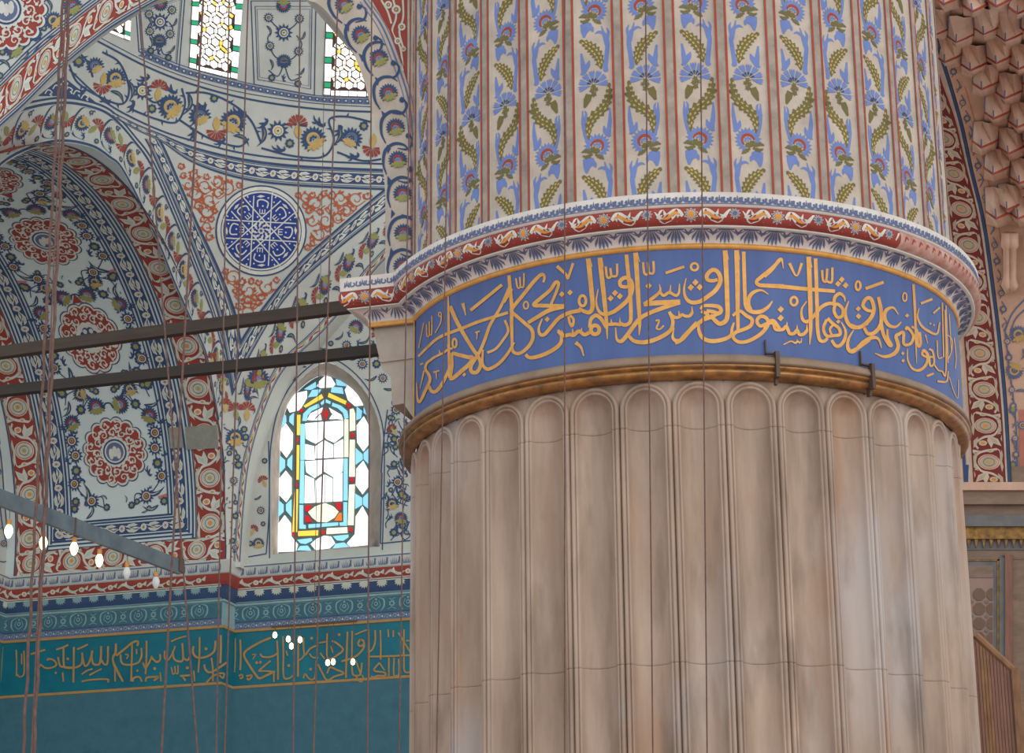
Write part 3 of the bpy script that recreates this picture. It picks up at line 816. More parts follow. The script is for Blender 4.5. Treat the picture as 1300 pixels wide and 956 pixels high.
material('tile_teal', (0, 120, 138), 0.45, 0, scale=2.2, rgb2=(0, 98, 118))
material('timber_dark', (52, 46, 40), 0.7, 0, scale=6, rgb2=(38, 34, 31), stretch=(0.3, 3, 3))
material('timber_brown', (72, 60, 50), 0.7, 0, scale=6, rgb2=(50, 42, 36), stretch=(0.3, 3, 3))
def inside(P, poly):
    P = np.asarray(P, float); poly = np.asarray(poly, float); x, y = P[:, 0], P[:, 1]; r = np.zeros(len(P), bool); n = len(poly)
    for i in range(n):
        x0, y0 = poly[i]; x1, y1 = poly[(i+1) % n]
        c = ((y0 > y) != (y1 > y)) & (x < (x1-x0)*(y-y0)/((y1-y0) if y1 != y0 else 1e-9)+x0); r ^= c
    return r
def region(name, poly, surf, m, step=14.0, parent=None, hole=None, smooth=True):
    """a surface patch bounded by a traced outline, laid on the given vault or wall"""
    B = []
    E = []
    for ring in [poly]+([hole] if hole is not None else []):
        ring = np.asarray(ring, float); o = len(B); pts = []
        for i in range(len(ring)):
            a, b = ring[i], ring[(i+1) % len(ring)]; k = max(1, int(np.linalg.norm(b-a)/step))
            pts += [a+(b-a)*j/k for j in range(k)]
        B += pts; E += [(o+i, o+(i+1) % len(pts)) for i in range(len(pts))]
    P = np.asarray(poly, float); gx = np.arange(P[:, 0].min(), P[:, 0].max(), step); gy = np.arange(P[:, 1].min(), P[:, 1].max(), step)
    G = np.array([(x+(step/2 if j % 2 else 0), y) for j, y in enumerate(gy) for x in gx]); G = G[inside(G, poly)]
    if hole is not None: G = G[~inside(G, hole)]
    allp = [Vector(p) for p in B]+[Vector(p) for p in G]
    v, e, f, *_ = delaunay_2d_cdt(allp, E, [], 0, 1e-4)
    v = np.array([tuple(q) for q in v]); f = np.array([t for t in f if len(t) == 3]); c = v[f].mean(1); ok = inside(c, poly)
    if hole is not None: ok &= ~inside(c, hole)
    return obj(name, surf(v), f[ok][:, ::-1], m, parent, smooth=smooth)
# ---- vault surfaces
W1Y, W2Y, WLX = 37.5, 38.0, -21.4
BYC, BZC, BR = 32.16, 11.26, 5.28
def on_barrel(p):
    d = rays(p); oy, oz = EYE[1]-BYC, EYE[2]-BZC; a = d[:, 1]**2+d[:, 2]**2; b = oy*d[:, 1]+oz*d[:, 2]; c = oy*oy+oz*oz-BR*BR
    t = (-b+np.sqrt(np.maximum(b*b-a*c, 0)))/a; z = EYE[2]+d[:, 2]*t
    t = np.where(z < BZC, (BYC+BR)/d[:, 1], t)
    return EYE+d*t[:, None]
def barrel_map(V, L):
    """(X, arc length above the springing) on the barrel vault"""
    s = V[:, 1]; f = np.where(s > 0, s/BR, 0); r = BR-0.0016*L-0.004
    return np.c_[V[:, 0], BYC+r*np.cos(f), BZC+np.where(s > 0, r*np.sin(f), s)]
DCX, DCY = -10.53, 31.8
_DZ = np.array([7.0, 11.26, 12.6, 13.9, 15.0, 15.83, 16.54, 17.1, 17.5, 18.0, 18.8, 20, 22, 24]); DR = np.array([8.62, 8.58, 8.42, 8.13, 7.66, 7.13, 6.66, 6.46, 6.38, 6.22, 5.88, 5.2, 3.6, 0.5])
DZ = np.linspace(7, 24, 341); DR = np.interp(DZ, _DZ, DR)
for _i in range(4): DR = np.convolve(np.pad(DR, 7, 'edge'), np.ones(15)/15, 'valid')
def on_dome(p):
    d = rays(p); n = len(d); t = np.linspace(60, 22, 500)
    val = np.empty((n, len(t)))
    for i in range(0, n, 4000):
        q = d[i:i+4000]; X = EYE[0]+q[:, 0:1]*t-DCX; Y = EYE[1]+q[:, 1:2]*t-DCY; Z = EYE[2]+q[:, 2:3]*t
        val[i:i+4000] = np.hypot(X, Y)-np.interp(Z, DZ, DR)
    k = np.argmax(val < 0, axis=1); k = np.where(k == 0, 1, k); ar = np.arange(n)
    a, b = val[ar, k-1], val[ar, k]; tt = t[k-1]+(t[k]-t[k-1])*np.clip(a/(a-b+1e-12), 0, 1)
    return EYE+d*tt[:, None]
# ---- traced outlines
EDGE_L = [(-70, 300), (-30, 240), (0, 212), (41, 189), (78, 181), (115, 187), (138, 201), (157, 220), (198, 304), (221, 361), (242, 408), (261, 450), (270, 497), (284, 573), (286, 640), (288, 720)]
EDGE_R = [(305, 720), (305, 706), (310, 640), (318, 580), (336, 520), (361, 469), (408, 423), (450, 375), (488, 330), (540, 285), (620, 240)]
EL = spl(EDGE_L, 5); ER = spl(EDGE_R, 5)
vault = tag(region('ceiling', np.vstack([EL, ER, [(640, -70), (-70, -70)]]), on_dome, 'plaster', 6), 'painted dome base and pendentives with white plaster, scroll bands and blue roundel', 'vault', None, 'structure')
barrel = tag(region('ceiling_barrel', np.vstack([EL, [(288, 736), (-70, 742)]]), on_barrel, 'plaster_cool', 8), 'pale blue-white barrel vault painted with red medallions beyond the arch', 'vault', None, 'structure')
# ---- barrel vault ornament
bp = Paint()
XC = -19.1
def bline(x, w, col, s0, s1, lay=1): bp.stroke([(x, s) for s in np.linspace(s0, s1, 40)], w, col, lay, smooth=0)
def hline(s, w, col, x0, x1, lay=1): bp.stroke([(x0, s), (x1, s)], w, col, lay, smooth=0)
ST = 11.5
for sg in (-1, 1):
    bline(XC+sg*1.815, 0.56, 'red', -0.25, ST)                     # red scroll border
    for o, w in ((2.115, 0.025), (1.52, 0.02), (1.46, 0.036), (1.385, 0.036), (1.045, 0.04), (0.975, 0.03)):
        bline(XC+sg*o, w, 'navy', 0.66 if o < 1.1 else (0.30 if o < 1.4 else 0.2 if o < 1.6 else -0.3), ST, 2)
    bline(XC+sg*1.21, 0.24, 'navy', 0.36, ST)
    for k in range(26):
        s0 = 0.40+k*0.44
        bp.stamp(LEAFB, lambda V: np.c_[XC+sg*(1.09+0.24*V[:, 1]), s0+0.44*V[:, 0]], 1)
    for k in range(14):
        s0 = 0.15+k*0.82
        bp.stamp(RED_A if (k+(sg > 0)) % 2 else RED_B, lambda V: np.c_[XC+sg*(1.535+0.56*V[:, 1]), s0+0.82*V[:, 0]], 1)
bp.stroke([(XC-2.1, -0.04), (XC+2.1, -0.04)], 0.46, 'red', 1, smooth=0)
for k in range(5): bp.stamp(RED_A if k % 2 else RED_B, lambda V: np.c_[XC-2.08+0.832*(k+V[:, 0]), -0.26+0.46*V[:, 1]], 1)
bp.stroke([(XC-1.35, 0.48), (XC+1.35, 0.48)], 0.20, 'navy', 1, smooth=0)
for k in range(6): bp.stamp(LEAFB, lambda V: np.c_[XC-1.3+0.433*(k+V[:, 0]), 0.38+0.2*V[:, 1]], 1)
for s, w, h in ((0.67, 0.035, 1.06), (0.62, 0.03, 1.2), (0.34, 0.035, 1.4), (0.27, 0.03, 1.48), (0.2, 0.02, 1.52)): hline(s, w, 'navy', XC-h, XC+h, 2)
MED0 = m_medallion(16, 0); MED1 = m_medallion(12, 1, 0.0)
for k, s in enumerate((1.90, 4.10, 6.32, 8.5, 10.7)):
    mp_ = Paint()
    if k % 2 == 0: mp_.put(MED0, (XC, s), 0.66, 0, 1, 2, None, 0.66)
    else:
        mp_.put(MED1, (XC, s), 0.60, 0, 1, 2, None, 0.74)
        for f in (1, -1): mp_.fan([(XC-0.1, s+f*0.72), (XC, s+f*0.92), (XC+0.1, s+f*0.72)], 'red', 3)
    mp_.build('painted_medallion', barrel_map, barrel, None, 0.14)
    # little crest between medallions
    bp.stroke([(XC-0.10, s+0.80), (XC-0.05, s+0.90), (XC+0.05, s+0.90), (XC+0.10, s+0.80)], 0.03, 'navy', 2)
rnd = random.Random(3)
def flower_field(P, spots, scale=1.0, lay=2):
    for (x, y, kind, sz, rot) in spots:
        mm = (ASTER, ROS, PALM_N, CARN_S, CURL_P, FROND_N, PALM_Y)[kind]
        P.put(mm, (x, y), sz*scale, rot, 1 if (x*7+y*3) % 1 > 0.5 else -1, lay)
for k in range(5):
    s0 = 1.9+2.2*k
    for sg in (-1, 1):
        bp.stroke([(XC+sg*0.12, s0+0.92), (XC+sg*0.35, s0+1.02), (XC+sg*0.55, s0+0.80), (XC+sg*0.78, s0+0.62), (XC+sg*0.85, s0+0.25), (XC+sg*0.80, s0-0.15), (XC+sg*0.88, s0-0.5), (XC+sg*0.6, s0-0.85), (XC+sg*0.2, s0-1.05)], 0.022, 'navy', 1)
        bp.stroke([(XC+sg*0.55, s0+0.80), (XC+sg*0.40, s0+1.2), (XC+sg*0.75, s0+1.15), (XC+sg*0.85, s0+0.95)], 0.02, 'navy', 1)
        bp.stroke([(XC+sg*0.6, s0-0.85), (XC+sg*0.35, s0-0.80), (XC+sg*0.30, s0-0.98)], 0.02, 'navy', 1)
        for x, y, kind, sz in ((0.24, 0.86, 2, 0.15), (0.55, 0.84, 1, 0.085), (0.78, 0.60, 2, 0.14), (0.84, 0.28, 0, 0.13), (0.80, 0.0, 0, 0.125), (0.82, -0.28, 1, 0.09), (0.88, -0.52, 0, 0.12), (0.72, -0.72, 4, 0.18), (0.55, -0.86, 0, 0.13), (0.25, -1.0, 1, 0.06),
                               (0.5, 1.12, 6, 0.12), (0.86, 1.18, 1, 0.09), (0.88, 0.88, 4, 0.15), (0.18, 1.15, 1, 0.06), (0.62, -1.02, 4, 0.14), (0.9, -0.98, 1, 0.07), (0.92, 0.46, 5, 0.14), (0.70, 0.42, 5, 0.12), (0.92, -0.15, 5, 0.12), (0.66, -0.5, 5, 0.14), (0.30, 1.0, 5, 0.13)):
            flower_field(bp, [(XC+sg*x, s0+y, kind, sz*1.25, rnd.uniform(-1, 1)-sg*0.6)])
        bp.fan([(XC+sg*0.78, s0-0.88), (XC+sg*0.98, s0-0.84), (XC+sg*0.99, s0-0.92), (XC+sg*0.80, s0-0.94)], 'rose', 2)
bp.stroke([(-17.36, 1.80), (-17.34, 2.22)], 0.62, 'bare', 14, smooth=0); bp.stroke([(-17.86, 1.86), (-17.85, 2.24)], 0.26, 'bare', 14, smooth=0)
for k in range(5):
    for it in range(34):
        x, y = rnd.uniform(-0.92, 0.92), rnd.uniform(-1.1, 1.1)
        if math.hypot(x/0.78, y/0.86) < 1: continue
        bp.put(rnd.choice((CURL_P, FROND_N, FROND_N, ROS)), (XC+x, 1.9+2.2*k+y), rnd.uniform(0.055, 0.10), rnd.uniform(0, 6.28), 1, 1)
# keep the ornament on the vault beyond the arch edge
def clip_x(P, xmax):
    V, L, Tn, C = P.arr(); ok = (V[Tn][:, :, 0].max(1) < xmax)
    Q = Paint(); Q.V = [V]; Q.L = [L]; Q.T = [Tn[ok]]; Q.C = [c for c, o in zip(C, ok) if o]; Q.n = len(V); return Q
clip_x(bp, -16.95).build('painted_ornament', barrel_map, barrel, maxe=0.14)
# ---- cornice, tile frieze and walls of the bay
PATH = [(WLX, 20.0), (WLX, W1Y), (-17.03, W1Y), (-17.03, W2Y), (-1.0, W2Y)]
def offset_path(o):
    out = []; n = len(PATH)
    for i in range(n):
        P = np.array(PATH[i]); ns = []
        for a, b in ((i-1, i), (i, i+1)):
            if a < 0 or b >= n: continue
            d = np.array(PATH[b])-np.array(PATH[a]); d /= np.linalg.norm(d); ns.append(np.array([d[1], -d[0]]))
        if len(ns) == 1: q = P+ns[0]*o
        else:
            b = ns[0]+ns[1]; q = P+b*(o/(1+ns[0]@ns[1]))
        out.append(q)
    return out
def run_moulding(name, prof_, m, parent=None, kind=None, label=None):
    V = []
    for (o, z) in prof_: V += [(q[0], q[1], z) for q in offset_path(o)]
    F = [f[::-1] for f in grid_faces(len(PATH), len(prof_))]
    ob = obj(name, V, F, m, parent)
    if kind: tag(ob, label, 'moulding', None, kind)
    return ob
def path_map(prof_, step=0.004):
    """(distance along a wall segment, height) on the moulding; segment chosen through its index"""
    z = np.array([q[1] for q in prof_]); o = np.array([q[0] for q in prof_]); ix = np.argsort(z)
    zz, oo = z[ix], o[ix]
    def seg(i):
        a, b = np.array(PATH[i]), np.array(PATH[i+1]); d = (b-a)/np.linalg.norm(b-a); nrm = np.array([d[1], -d[0]])
        def g(V, L):
            off = np.interp(V[:, 1], zz, oo)+step*L+0.002
            p = a+d*V[:, 0:1]+nrm*off[:, None]
            return np.c_[p, V[:, 1]]
        g.length = float(np.linalg.norm(b-a)); return g
    return seg
wall_rear = tag(empty('wall_rear', (0, 0, 0)), 'rear wall with white floral paint above a turquoise inscribed tile frieze', 'wall', None, 'structure')
pr_cren = [(0.0, 11.02), (0.16, 11.0), (0.17, 10.97), (0.17, 10.77), (0.155, 10.75)]
pr_red = [(0.155, 10.75), (0.15, 10.70), (0.13, 10.62), (0.10, 10.56), (0.085, 10.55)]
pr_nav = [(0.085, 10.55), (0.085, 10.53), (0.07, 10.42), (0.045, 10.34), (0.03, 10.31)]
pr_teal = [(0.03, 10.31), (0.04, 10.29), (0.04, 10.27), (0.012, 10.26), (0.01, 9.83)]
run_moulding('cornice_fillet', pr_cren, 'plaster', wall_rear); run_moulding('cornice_red_moulding', pr_red, 'red', wall_rear)
run_moulding('cornice_leaf_moulding', pr_nav, 'navy', wall_rear); run_moulding('tile_border', pr_teal, 'tealpale', wall_rear)
run_moulding('gold_line', [(0.012, 9.845), (0.025, 9.84), (0.025, 9.795), (0.012, 9.79)], 'bronze', wall_rear)
run_moulding('tile_frieze', [(0.005, 9.80), (0.005, 0.0)], 'tile_teal', wall_rear)
SEGS = (0, 1, 3)
for sgi in SEGS:
    P = Paint(); seg = path_map(pr_cren)(sgi); L_ = seg.length; a0 = max(0, L_-8) if sgi == 0 else 0.02; a1 = min(L_-0.02, 8 if sgi == 3 else L_)
    x = a0
    while x < a1-0.1:
        for j in range(-2, 3):
            P.fan([(x+0.11+j*0.028-0.012, 10.79), (x+0.11+j*0.04, 10.93-abs(j)*0.022), (x+0.11+j*0.028+0.012, 10.79)], 'slate', 1)
        P.stroke([(x+0.20, 10.92), (x+0.20, 10.80)], 0.03, 'slate', 1, smooth=0)
        x += 0.23
    P.stroke([(a0, 10.955), (a1, 10.955)], 0.02, 'slate', 1, smooth=0)
    P.build('painted_ornament', seg, wall_rear)
    P = Paint(); seg = path_map(pr_red)(sgi); x = a0
    while x < a1-0.3:
        P.stroke([(x, 10.62, 0.02), (x+0.12, 10.68, 0.05), (x+0.26, 10.62, 0.05), (x+0.38, 10.66, 0.01)], 0, 'pale', 1); P.disc((x+0.44, 10.65), 0.055, 'white', 1, 8, 0.045); P.disc((x+0.44, 10.65), 0.025, 'ochre', 2, 7)
        P.fan([(x+0.1, 10.66), (x+0.18, 10.74), (x+0.2, 10.66)], 'white', 1); P.fan([(x+0.24, 10.62), (x+0.34, 10.57), (x+0.3, 10.64)], 'white', 1)
        P.fan([(x+0.48, 10.66), (x+0.58, 10.72), (x+0.56, 10.63)], 'pale', 1)
        x += 0.58
    P.stroke([(a0, 10.565), (a1, 10.565)], 0.02, 'white', 1, smooth=0)
    P.build('painted_ornament', seg, wall_rear)
    P = Paint(); seg = path_map(pr_nav)(sgi); x = a0
    while x < a1-0.2:
        for j in range(-3, 4):
            an = j*0.42; r = 0.13 if abs(j) < 3 else 0.11; d = np.array([math.sin(an), -math.cos(an)*0.9]); e = np.array([d[1], -d[0]])*0.014; c = np.array([x+0.15, 10.52])
            P.fan([c-e, c+d*r*0.6-e*1.6, c+d*r, c+d*r*0.6+e*1.6, c+e], 'tealpale' if sgi == 1 else 'pale', 1)
        x += 0.335
    P.stroke([(a0, 10.535), (a1, 10.535)], 0.022, 'pale', 1, smooth=0); P.stroke([(a0, 10.325), (a1, 10.325)], 0.018, 'tealpale', 1, smooth=0)
    P.build('painted_ornament', seg, wall_rear)
    P = Paint(); seg = path_map(pr_teal)(sgi); x = a0
    P.stroke([(a0, 10.115), (a1, 10.115)], 0.27, 'tealdark', 1, smooth=0); P.stroke([(a0, 9.90), (a1, 9.90)], 0.12, 'slate', 1, smooth=0); P.stroke([(a0, 9.97), (a1, 9.97)], 0.012, 'navy', 2, smooth=0)
    q = 0
    while x < a1-0.3:
        for f in (1, -1):
            P.stroke([(x+0.3+f*0.02, 10.25, 0.006), (x+0.3+f*0.14, 10.20, 0.025), (x+0.3+f*0.15, 10.08, 0.03), (x+0.3+f*0.09, 9.995, 0.008)], 0, 'tealpale', 3)
            P.stroke([(x+0.3+f*0.05, 10.19), (x+0.3+f*0.08, 10.10), (x+0.3, 10.03)], 0.012, 'tealpale', 3)
        P.disc((x+0.3, 10.13), 0.04, 'tealpale', 3, 8); P.disc((x+0.3, 10.13), 0.02, 'navy', 4, 6); P.disc((x+0.3, 10.21), 0.022, 'tealpale', 3, 6)
        P.put(m_rosette('tealpale', 'tealdark', 7), (x, 10.12), 0.06, 0, 1, 2); P.stroke([(x-0.06, 10.22), (x, 10.19), (x+0.06, 10.22)], 0.012, 'tealpale', 3); P.stroke([(x-0.08, 10.02), (x, 10.05), (x+0.08, 10.02)], 0.012, 'tealpale', 3)
        for k in range(4):
            c = x+k*0.15; P.stroke([(c, 9.87), (c+0.04, 9.93), (c+0.08, 9.92), (c+0.07, 9.88), (c+0.04, 9.885)], 0.013, 'tealpale', 3); P.disc((c+0.12, 9.90), 0.018, 'pale', 3, 6)
        x += 0.6; q += 1
    P.build('painted_tilework', seg, wall_rear)
# inscription on the turquoise tiles
tr2 = Paint()
def T2(ox, oy, s, data):
    for row in data.strip().splitlines():
        k, w, rest = row.strip().split(' ', 2); pts = [tuple(float(v) for v in q.split(',')) for q in rest.split()]
        P = [((p[0]/s)+ox, (p[1]/s)+oy) for p in pts]
        if k == 's': tr2.stroke(P, float(w)/s, 'bronze', 1)
        else:
            for p in P: tr2.disc(p, float(w)/s, 'bronze', 1, 7)
T2(0, 780, 8.667, """
s 16 180,390 185,540 182,680
s 14 240,430 240,550
s 18 265,400 268,560 262,660 220,690 190,660
s 20 340,440 420,415 500,390
s 20 420,600 450,560 500,590 560,590 620,560 600,510 540,490 520,510
d 16 450,560
s 20 620,390 690,365 755,335
s 22 700,360 705,560 740,590 800,590
s 22 815,360 812,560 808,750
d 16 748,490
s 20 850,385 910,360 970,330
s 22 640,470 660,560 700,580 780,585 850,580 900,540 910,440
s 22 905,420 915,500 935,565 970,550 1000,480 1020,400
s 24 1015,400 1010,470 1030,545 1090,550 1110,480 1115,350
s 22 1115,500 1150,550 1185,530 1190,350
s 20 1275,320 1270,420 1245,470 1250,540 1275,600 1330,700
s 18 900,660 960,620 1020,600
s 18 985,670 1060,630 1120,600
s 18 900,740 1000,720 1180,715 1190,750
s 18 690,640 700,740
d 13 420,690 615,645
s 12 35,360 20,560 15,740
s 12 62,400 55,560 50,740
s 18 1265,560 1268,740
""")
T2(140, 780, 8.667, """
s 22 65,320 62,420 30,480 40,540 80,620 140,740
s 24 65,455 150,390 250,310 305,300 300,350
s 20 240,320 240,420 236,560 232,740
s 22 115,440 120,510 150,550 230,555 310,530 345,460 345,370
s 20 400,290 400,420 395,570 388,660
s 22 360,530 390,590 430,530 460,470
s 22 450,460 480,500 515,525 550,500 550,440
s 18 600,400 600,480 640,500 690,420 715,350
s 22 690,400 700,480 740,515 800,500 795,320
s 22 800,480 850,505 880,460
s 18 670,300 750,265 840,240
s 20 985,250 982,460 970,640
s 24 915,350 912,420 950,470 1030,475 1110,440 1150,390 1160,290
d 18 1055,380 850,590 490,597
s 24 1218,230 1218,400 1212,540
s 16 290,380 292,440
s 14 165,440 200,450 180,490
s 20 1115,480 1130,600 1130,740
s 22 1035,550 1050,610 1100,640 1180,600 1280,530
s 16 672,580 690,655 715,640 712,570
s 16 715,645 745,650 748,560
s 20 250,740 260,700 320,690 350,740
s 22 390,740 400,700 460,690 530,690 480,730
s 22 770,680 880,670
s 20 800,690 830,730
s 18 920,620 930,740
s 20 1060,750 1120,690 1180,660 1250,650 1240,700 1190,660
d 14 300,620
s 16 550,640 560,740
""")
T2(285, 780, 10.83, """
s 26 218,345 225,560 218,770
s 20 90,300 85,560 80,780
s 18 150,330 150,600 140,800
s 30 640,320 480,390 300,500 275,580 350,710 430,830 480,880 560,850 660,800
s 26 495,540 520,580 600,590 680,570 735,530
s 26 725,360 735,560 738,900
s 24 805,300 812,560 810,800 830,880 890,880 950,840
s 28 1015,290 1015,560 1012,860
s 24 1085,320 1090,480 1110,560 1170,480 1240,440 1290,430
s 22 1010,640 1060,610 1100,560
s 24 470,780 560,780 700,790
s 24 470,780 560,700 635,640
d 22 445,665 495,660 885,705 1200,330 1185,755
s 22 680,800 680,930
s 26 200,850 240,830 250,870 210,880
s 24 300,850 380,840 340,900 310,880
s 24 1085,880 1110,820 1150,870 1200,900 1250,850 1262,640
s 20 1170,540 1210,590 1290,600
s 16 380,560 430,550 390,620
s 20 850,500 870,570
""")
T2(400, 780, 10.4, """
s 26 165,250 160,420 165,560 200,590 280,550 370,470 300,390 225,350
s 26 430,230 420,480 408,840
s 24 492,220 490,450 490,700 500,790 540,810 600,790 620,640
s 26 600,330 570,380 590,420 640,400 640,350 600,335
s 26 650,380 640,450 560,540 460,590 350,620
s 20 530,270 610,235 690,205
s 26 705,200 710,480 705,880
s 24 795,210 795,360 760,460 710,500
s 22 865,210 870,420 868,600
s 22 965,200 970,300
s 22 1035,210 1035,300
s 24 690,560 900,555 1270,540
s 24 850,640 780,740 920,770 920,810 830,810 780,830 740,820
s 20 850,640 920,740
s 22 975,570 975,850
s 22 1045,570 1040,790 1080,810 1110,780 1105,590
s 24 1175,560 1180,740 1230,770 1270,740
s 24 1175,200 1170,540
s 22 1100,240 1270,520
s 22 1200,350 1290,345
d 20 320,270 500,650
s 24 40,660 90,760 160,870 260,820 380,780 280,730 200,700 160,780
s 22 540,610 600,780
s 22 540,820 600,890 640,850 620,800
s 20 50,380 150,360
s 20 70,510 130,590
s 16 210,420 240,510
""")
def frieze_map(V, L):
    a = on_axis(1, W1Y-0.012)(V); b = on_axis(1, W2Y-0.012)(V)
    P = np.where((V[:, 0:1] < 289.5), a, b)-np.c_[np.zeros(len(L)), 0.004*L, np.zeros(len(L))]
    c = on_axis(0, WLX+0.012)(V); P = np.where(V[:, 0:1] < 13.5, c, P)
    return P
tr2.build('inscription', frieze_map, wall_rear, None)['label'] = 'ochre cursive inscription on the turquoise tiles'
def plain_lines(x0, x1, y, z, P): P.stroke([(x0, z), (x1, z)], 0.05, 'bronze', 1, smooth=0)
run_moulding('gold_line', [(0.012, 8.83), (0.02, 8.825), (0.02, 8.785), (0.012, 8.78)], 'bronze', wall_rear)
run_moulding('tile_border', [(0.011, 8.78), (0.011, 7.2)], 'tealdark', wall_rear)
# left wall and lunette wall
V, F = [(WLX, 20, 10.9), (WLX, W1Y, 10.9), (WLX, W1Y, 17.0), (WLX, 20, 17.0)], [(0, 3, 2, 1)]
wall_left = tag(obj('wall_left', V, F, 'plaster'), 'side wall of the alcove with a narrow painted floral panel', 'wall', None, 'structure')
P = Paint()
def lw(p): return on_axis(0, WLX)(p)
for q in ([(-30, 470), (-2, 560), (6, 640), (13, 716)], [(-30, 500), (-6, 590), (2, 660), (9, 712), (-30, 700)]):
    P.stroke(q, 1.6, 'navy', 1)
for x, y, k in ((2, 560, 0), (-2, 600, 4), (4, 640, 2), (0, 668, 4), (5, 690, 0), (-8, 640, 0)):
    P.put((ASTER, ROS, PALM_N, CARN_S, CURL_P)[k], (x, y), 5.5, 0.4*k, 1, 1)
P.build('painted_ornament', toward(lw), wall_left)
# ---- lunette wall with the stained glass window
WOUT = spl([(345, 704), (345, 600), (348, 556), (357, 520), (374, 490), (396, 469), (413, 460), (433, 467), (456, 487), (473, 514), (483, 548), (484.5, 600), (482, 694)], 4)
WIN = spl([(352.5, 703), (354.5, 600), (357, 545), (366, 512), (388, 487), (412, 476), (440, 488), (459, 509), (468.5, 545), (469.5, 600), (467, 692)], 4)
W2P = np.vstack([[(284, 746), (284, 720)], ER, [(720, 240), (720, 746)]])
wall_lunette = region('lunette', W2P, on_axis(1, W2Y), 'plaster', 22, wall_rear, WOUT)
def resample(P, n):
    d = np.r_[0, np.cumsum(np.linalg.norm(np.diff(P, axis=0), axis=1))]; q = np.linspace(0, d[-1], n); return np.c_[np.interp(q, d, P[:, 0]), np.interp(q, d, P[:, 1])]
n = 50; a = on_axis(1, W2Y)(resample(WOUT, n)); m1 = on_axis(1, W2Y+0.06)(resample(WOUT, n)*0.7+resample(WIN, n)*0.3); b = on_axis(1, W2Y+0.45)(resample(WIN, n))
obj('window_reveal', np.vstack([a, m1, b]), [f for f in grid_faces(n, 3)]+[(0, n, 2*n), (n-1, 3*n-1, 2*n-1), (0, 2*n, 3*n-1, n-1)], 'stone_grey', wall_rear, smooth=True)
GY = W2Y+0.45
win = tag(empty('window_1', tuple(on_axis(1, GY)([(410, 697)])[0])), 'tall round-headed stained glass window with yellow, red and blue borders in the rear wall', 'window', None, 'structure')
wl = np.array(win.location)
gp = on_axis(1, GY)(WIN)
obj('lead_backing', gp+np.array([0, 0.03, 0])-wl, [tuple(range(len(gp)))], 'lead', win)
PANES = """
w 95,180 130,120 195,105 195,140 160,200 110,212
w 250,80 262,55 290,28 318,35 340,70 325,85 265,88
w 390,100 405,75 440,90 487,140 487,175 440,180 405,150
b 185,95 240,60 242,85 215,98
b 345,45 408,68 400,80 350,75
b 205,135 225,100 268,98 245,130
b 325,85 375,88 380,118 320,110
w 90,270 125,320 122,395 93,440 62,400 62,310
w 90,510 118,545 118,625 92,665 58,630 58,550
w 85,735 115,775 118,840 150,880 140,915 52,918 52,780
b 70,210 90,230 92,260 68,285
b 130,218 110,235 108,260 128,278
b 62,435 85,455 85,490 62,515
b 122,430 100,455 98,480 120,505
b 55,660 78,680 78,715 52,740
b 118,655 92,680 92,710 118,740
w 485,235 512,285 512,370 482,408 452,365 450,280
w 482,460 508,510 505,590 478,625 445,580 448,500
w 478,690 505,740 503,888 420,895 400,875 440,830 445,740
b 450,185 475,205 470,240 448,250
b 510,165 485,190 485,215 512,235
b 445,395 478,425 478,450 445,475
b 512,395 485,420 485,450 510,475
b 442,625 475,645 475,680 442,700
b 508,620 482,645 482,680 508,700
y 140,228 163,228 160,325 140,325
y 140,382 158,382 155,550 138,550
y 136,605 152,605 146,815 124,815
y 182,180 270,122 278,140 190,188
y 310,115 395,155 390,172 305,135
p 415,200 432,195 440,220 440,300 415,305
p 415,355 438,355 438,535 412,535
p 412,582 438,580 432,780 405,780
y 155,815 252,810 250,835 155,838
p 300,800 398,795 400,822 298,828
r 158,203 168,192 178,203 168,214
r 138,352 148,340 156,352 148,366
r 134,578 143,565 152,578 143,592
r 120,828 130,818 140,828 130,838
r 397,178 408,166 419,178 408,190
r 417,328 428,315 439,328 428,342
r 413,553 424,540 435,553 424,568
r 409,805 420,795 431,805 420,818
r 268,818 278,808 289,818 278,830
b 165,275 185,275 185,450 165,450
b 165,460 182,460 180,670 160,670
b 160,685 178,685 178,780 190,782 190,800 160,800
b 175,255 180,220 210,190 255,170 258,188 220,205 200,228 195,255
b 268,165 290,145 315,158 312,170 290,162 272,175
b 328,165 370,180 400,205 405,240 388,245 380,215 350,190 325,182
p 388,252 405,252 405,435 386,435
b 385,450 402,450 402,655 382,655
b 382,670 400,670 398,785 365,785 362,770 382,768
b 208,780 352,770 352,785 208,798
w 200,250 215,220 275,190 268,212 240,235 232,252
r 275,210 292,195 305,215 292,250 278,235
w 310,190 370,225 378,248 350,245 322,216
w 238,252 265,225 270,250
w 312,246 325,225 345,245
w 190,270 282,262 282,345 240,370 215,358 192,345
w 290,262 378,255 378,330 335,365 300,350 290,340
w 190,375 232,385 235,450 190,450
w 242,385 285,355 328,378 328,440 242,445
w 336,375 378,350 378,438 336,440
w 190,462 275,455 278,515 235,543 195,515
w 285,455 378,448 376,510 330,540 285,512
w 188,532 232,550 235,668 186,670
w 242,560 283,530 283,665 242,668
w 290,530 325,548 325,662 290,664
w 332,545 376,520 374,660 332,662
r 190,685 220,683 205,715 188,712
r 190,735 205,738 222,765 188,767
r 340,672 370,672 370,705 355,705
o 360,725 372,722 372,760 338,760
p 205,718 240,690 290,673 330,690 355,715 335,745 295,768 250,765 225,745
b 150,858 218,850 222,862 190,878 165,875
b 330,840 405,832 405,845 380,862 350,860
b 150,910 165,890 200,888 218,912
b 330,900 345,878 385,872 410,893
w 218,880 245,855 285,838 318,842 338,875 310,900 240,908
"""
GL = dict(w='glass_white', b='glass_blue', y='glass_yellow', p='glass_pale', r='glass_red', o='glass_orange')
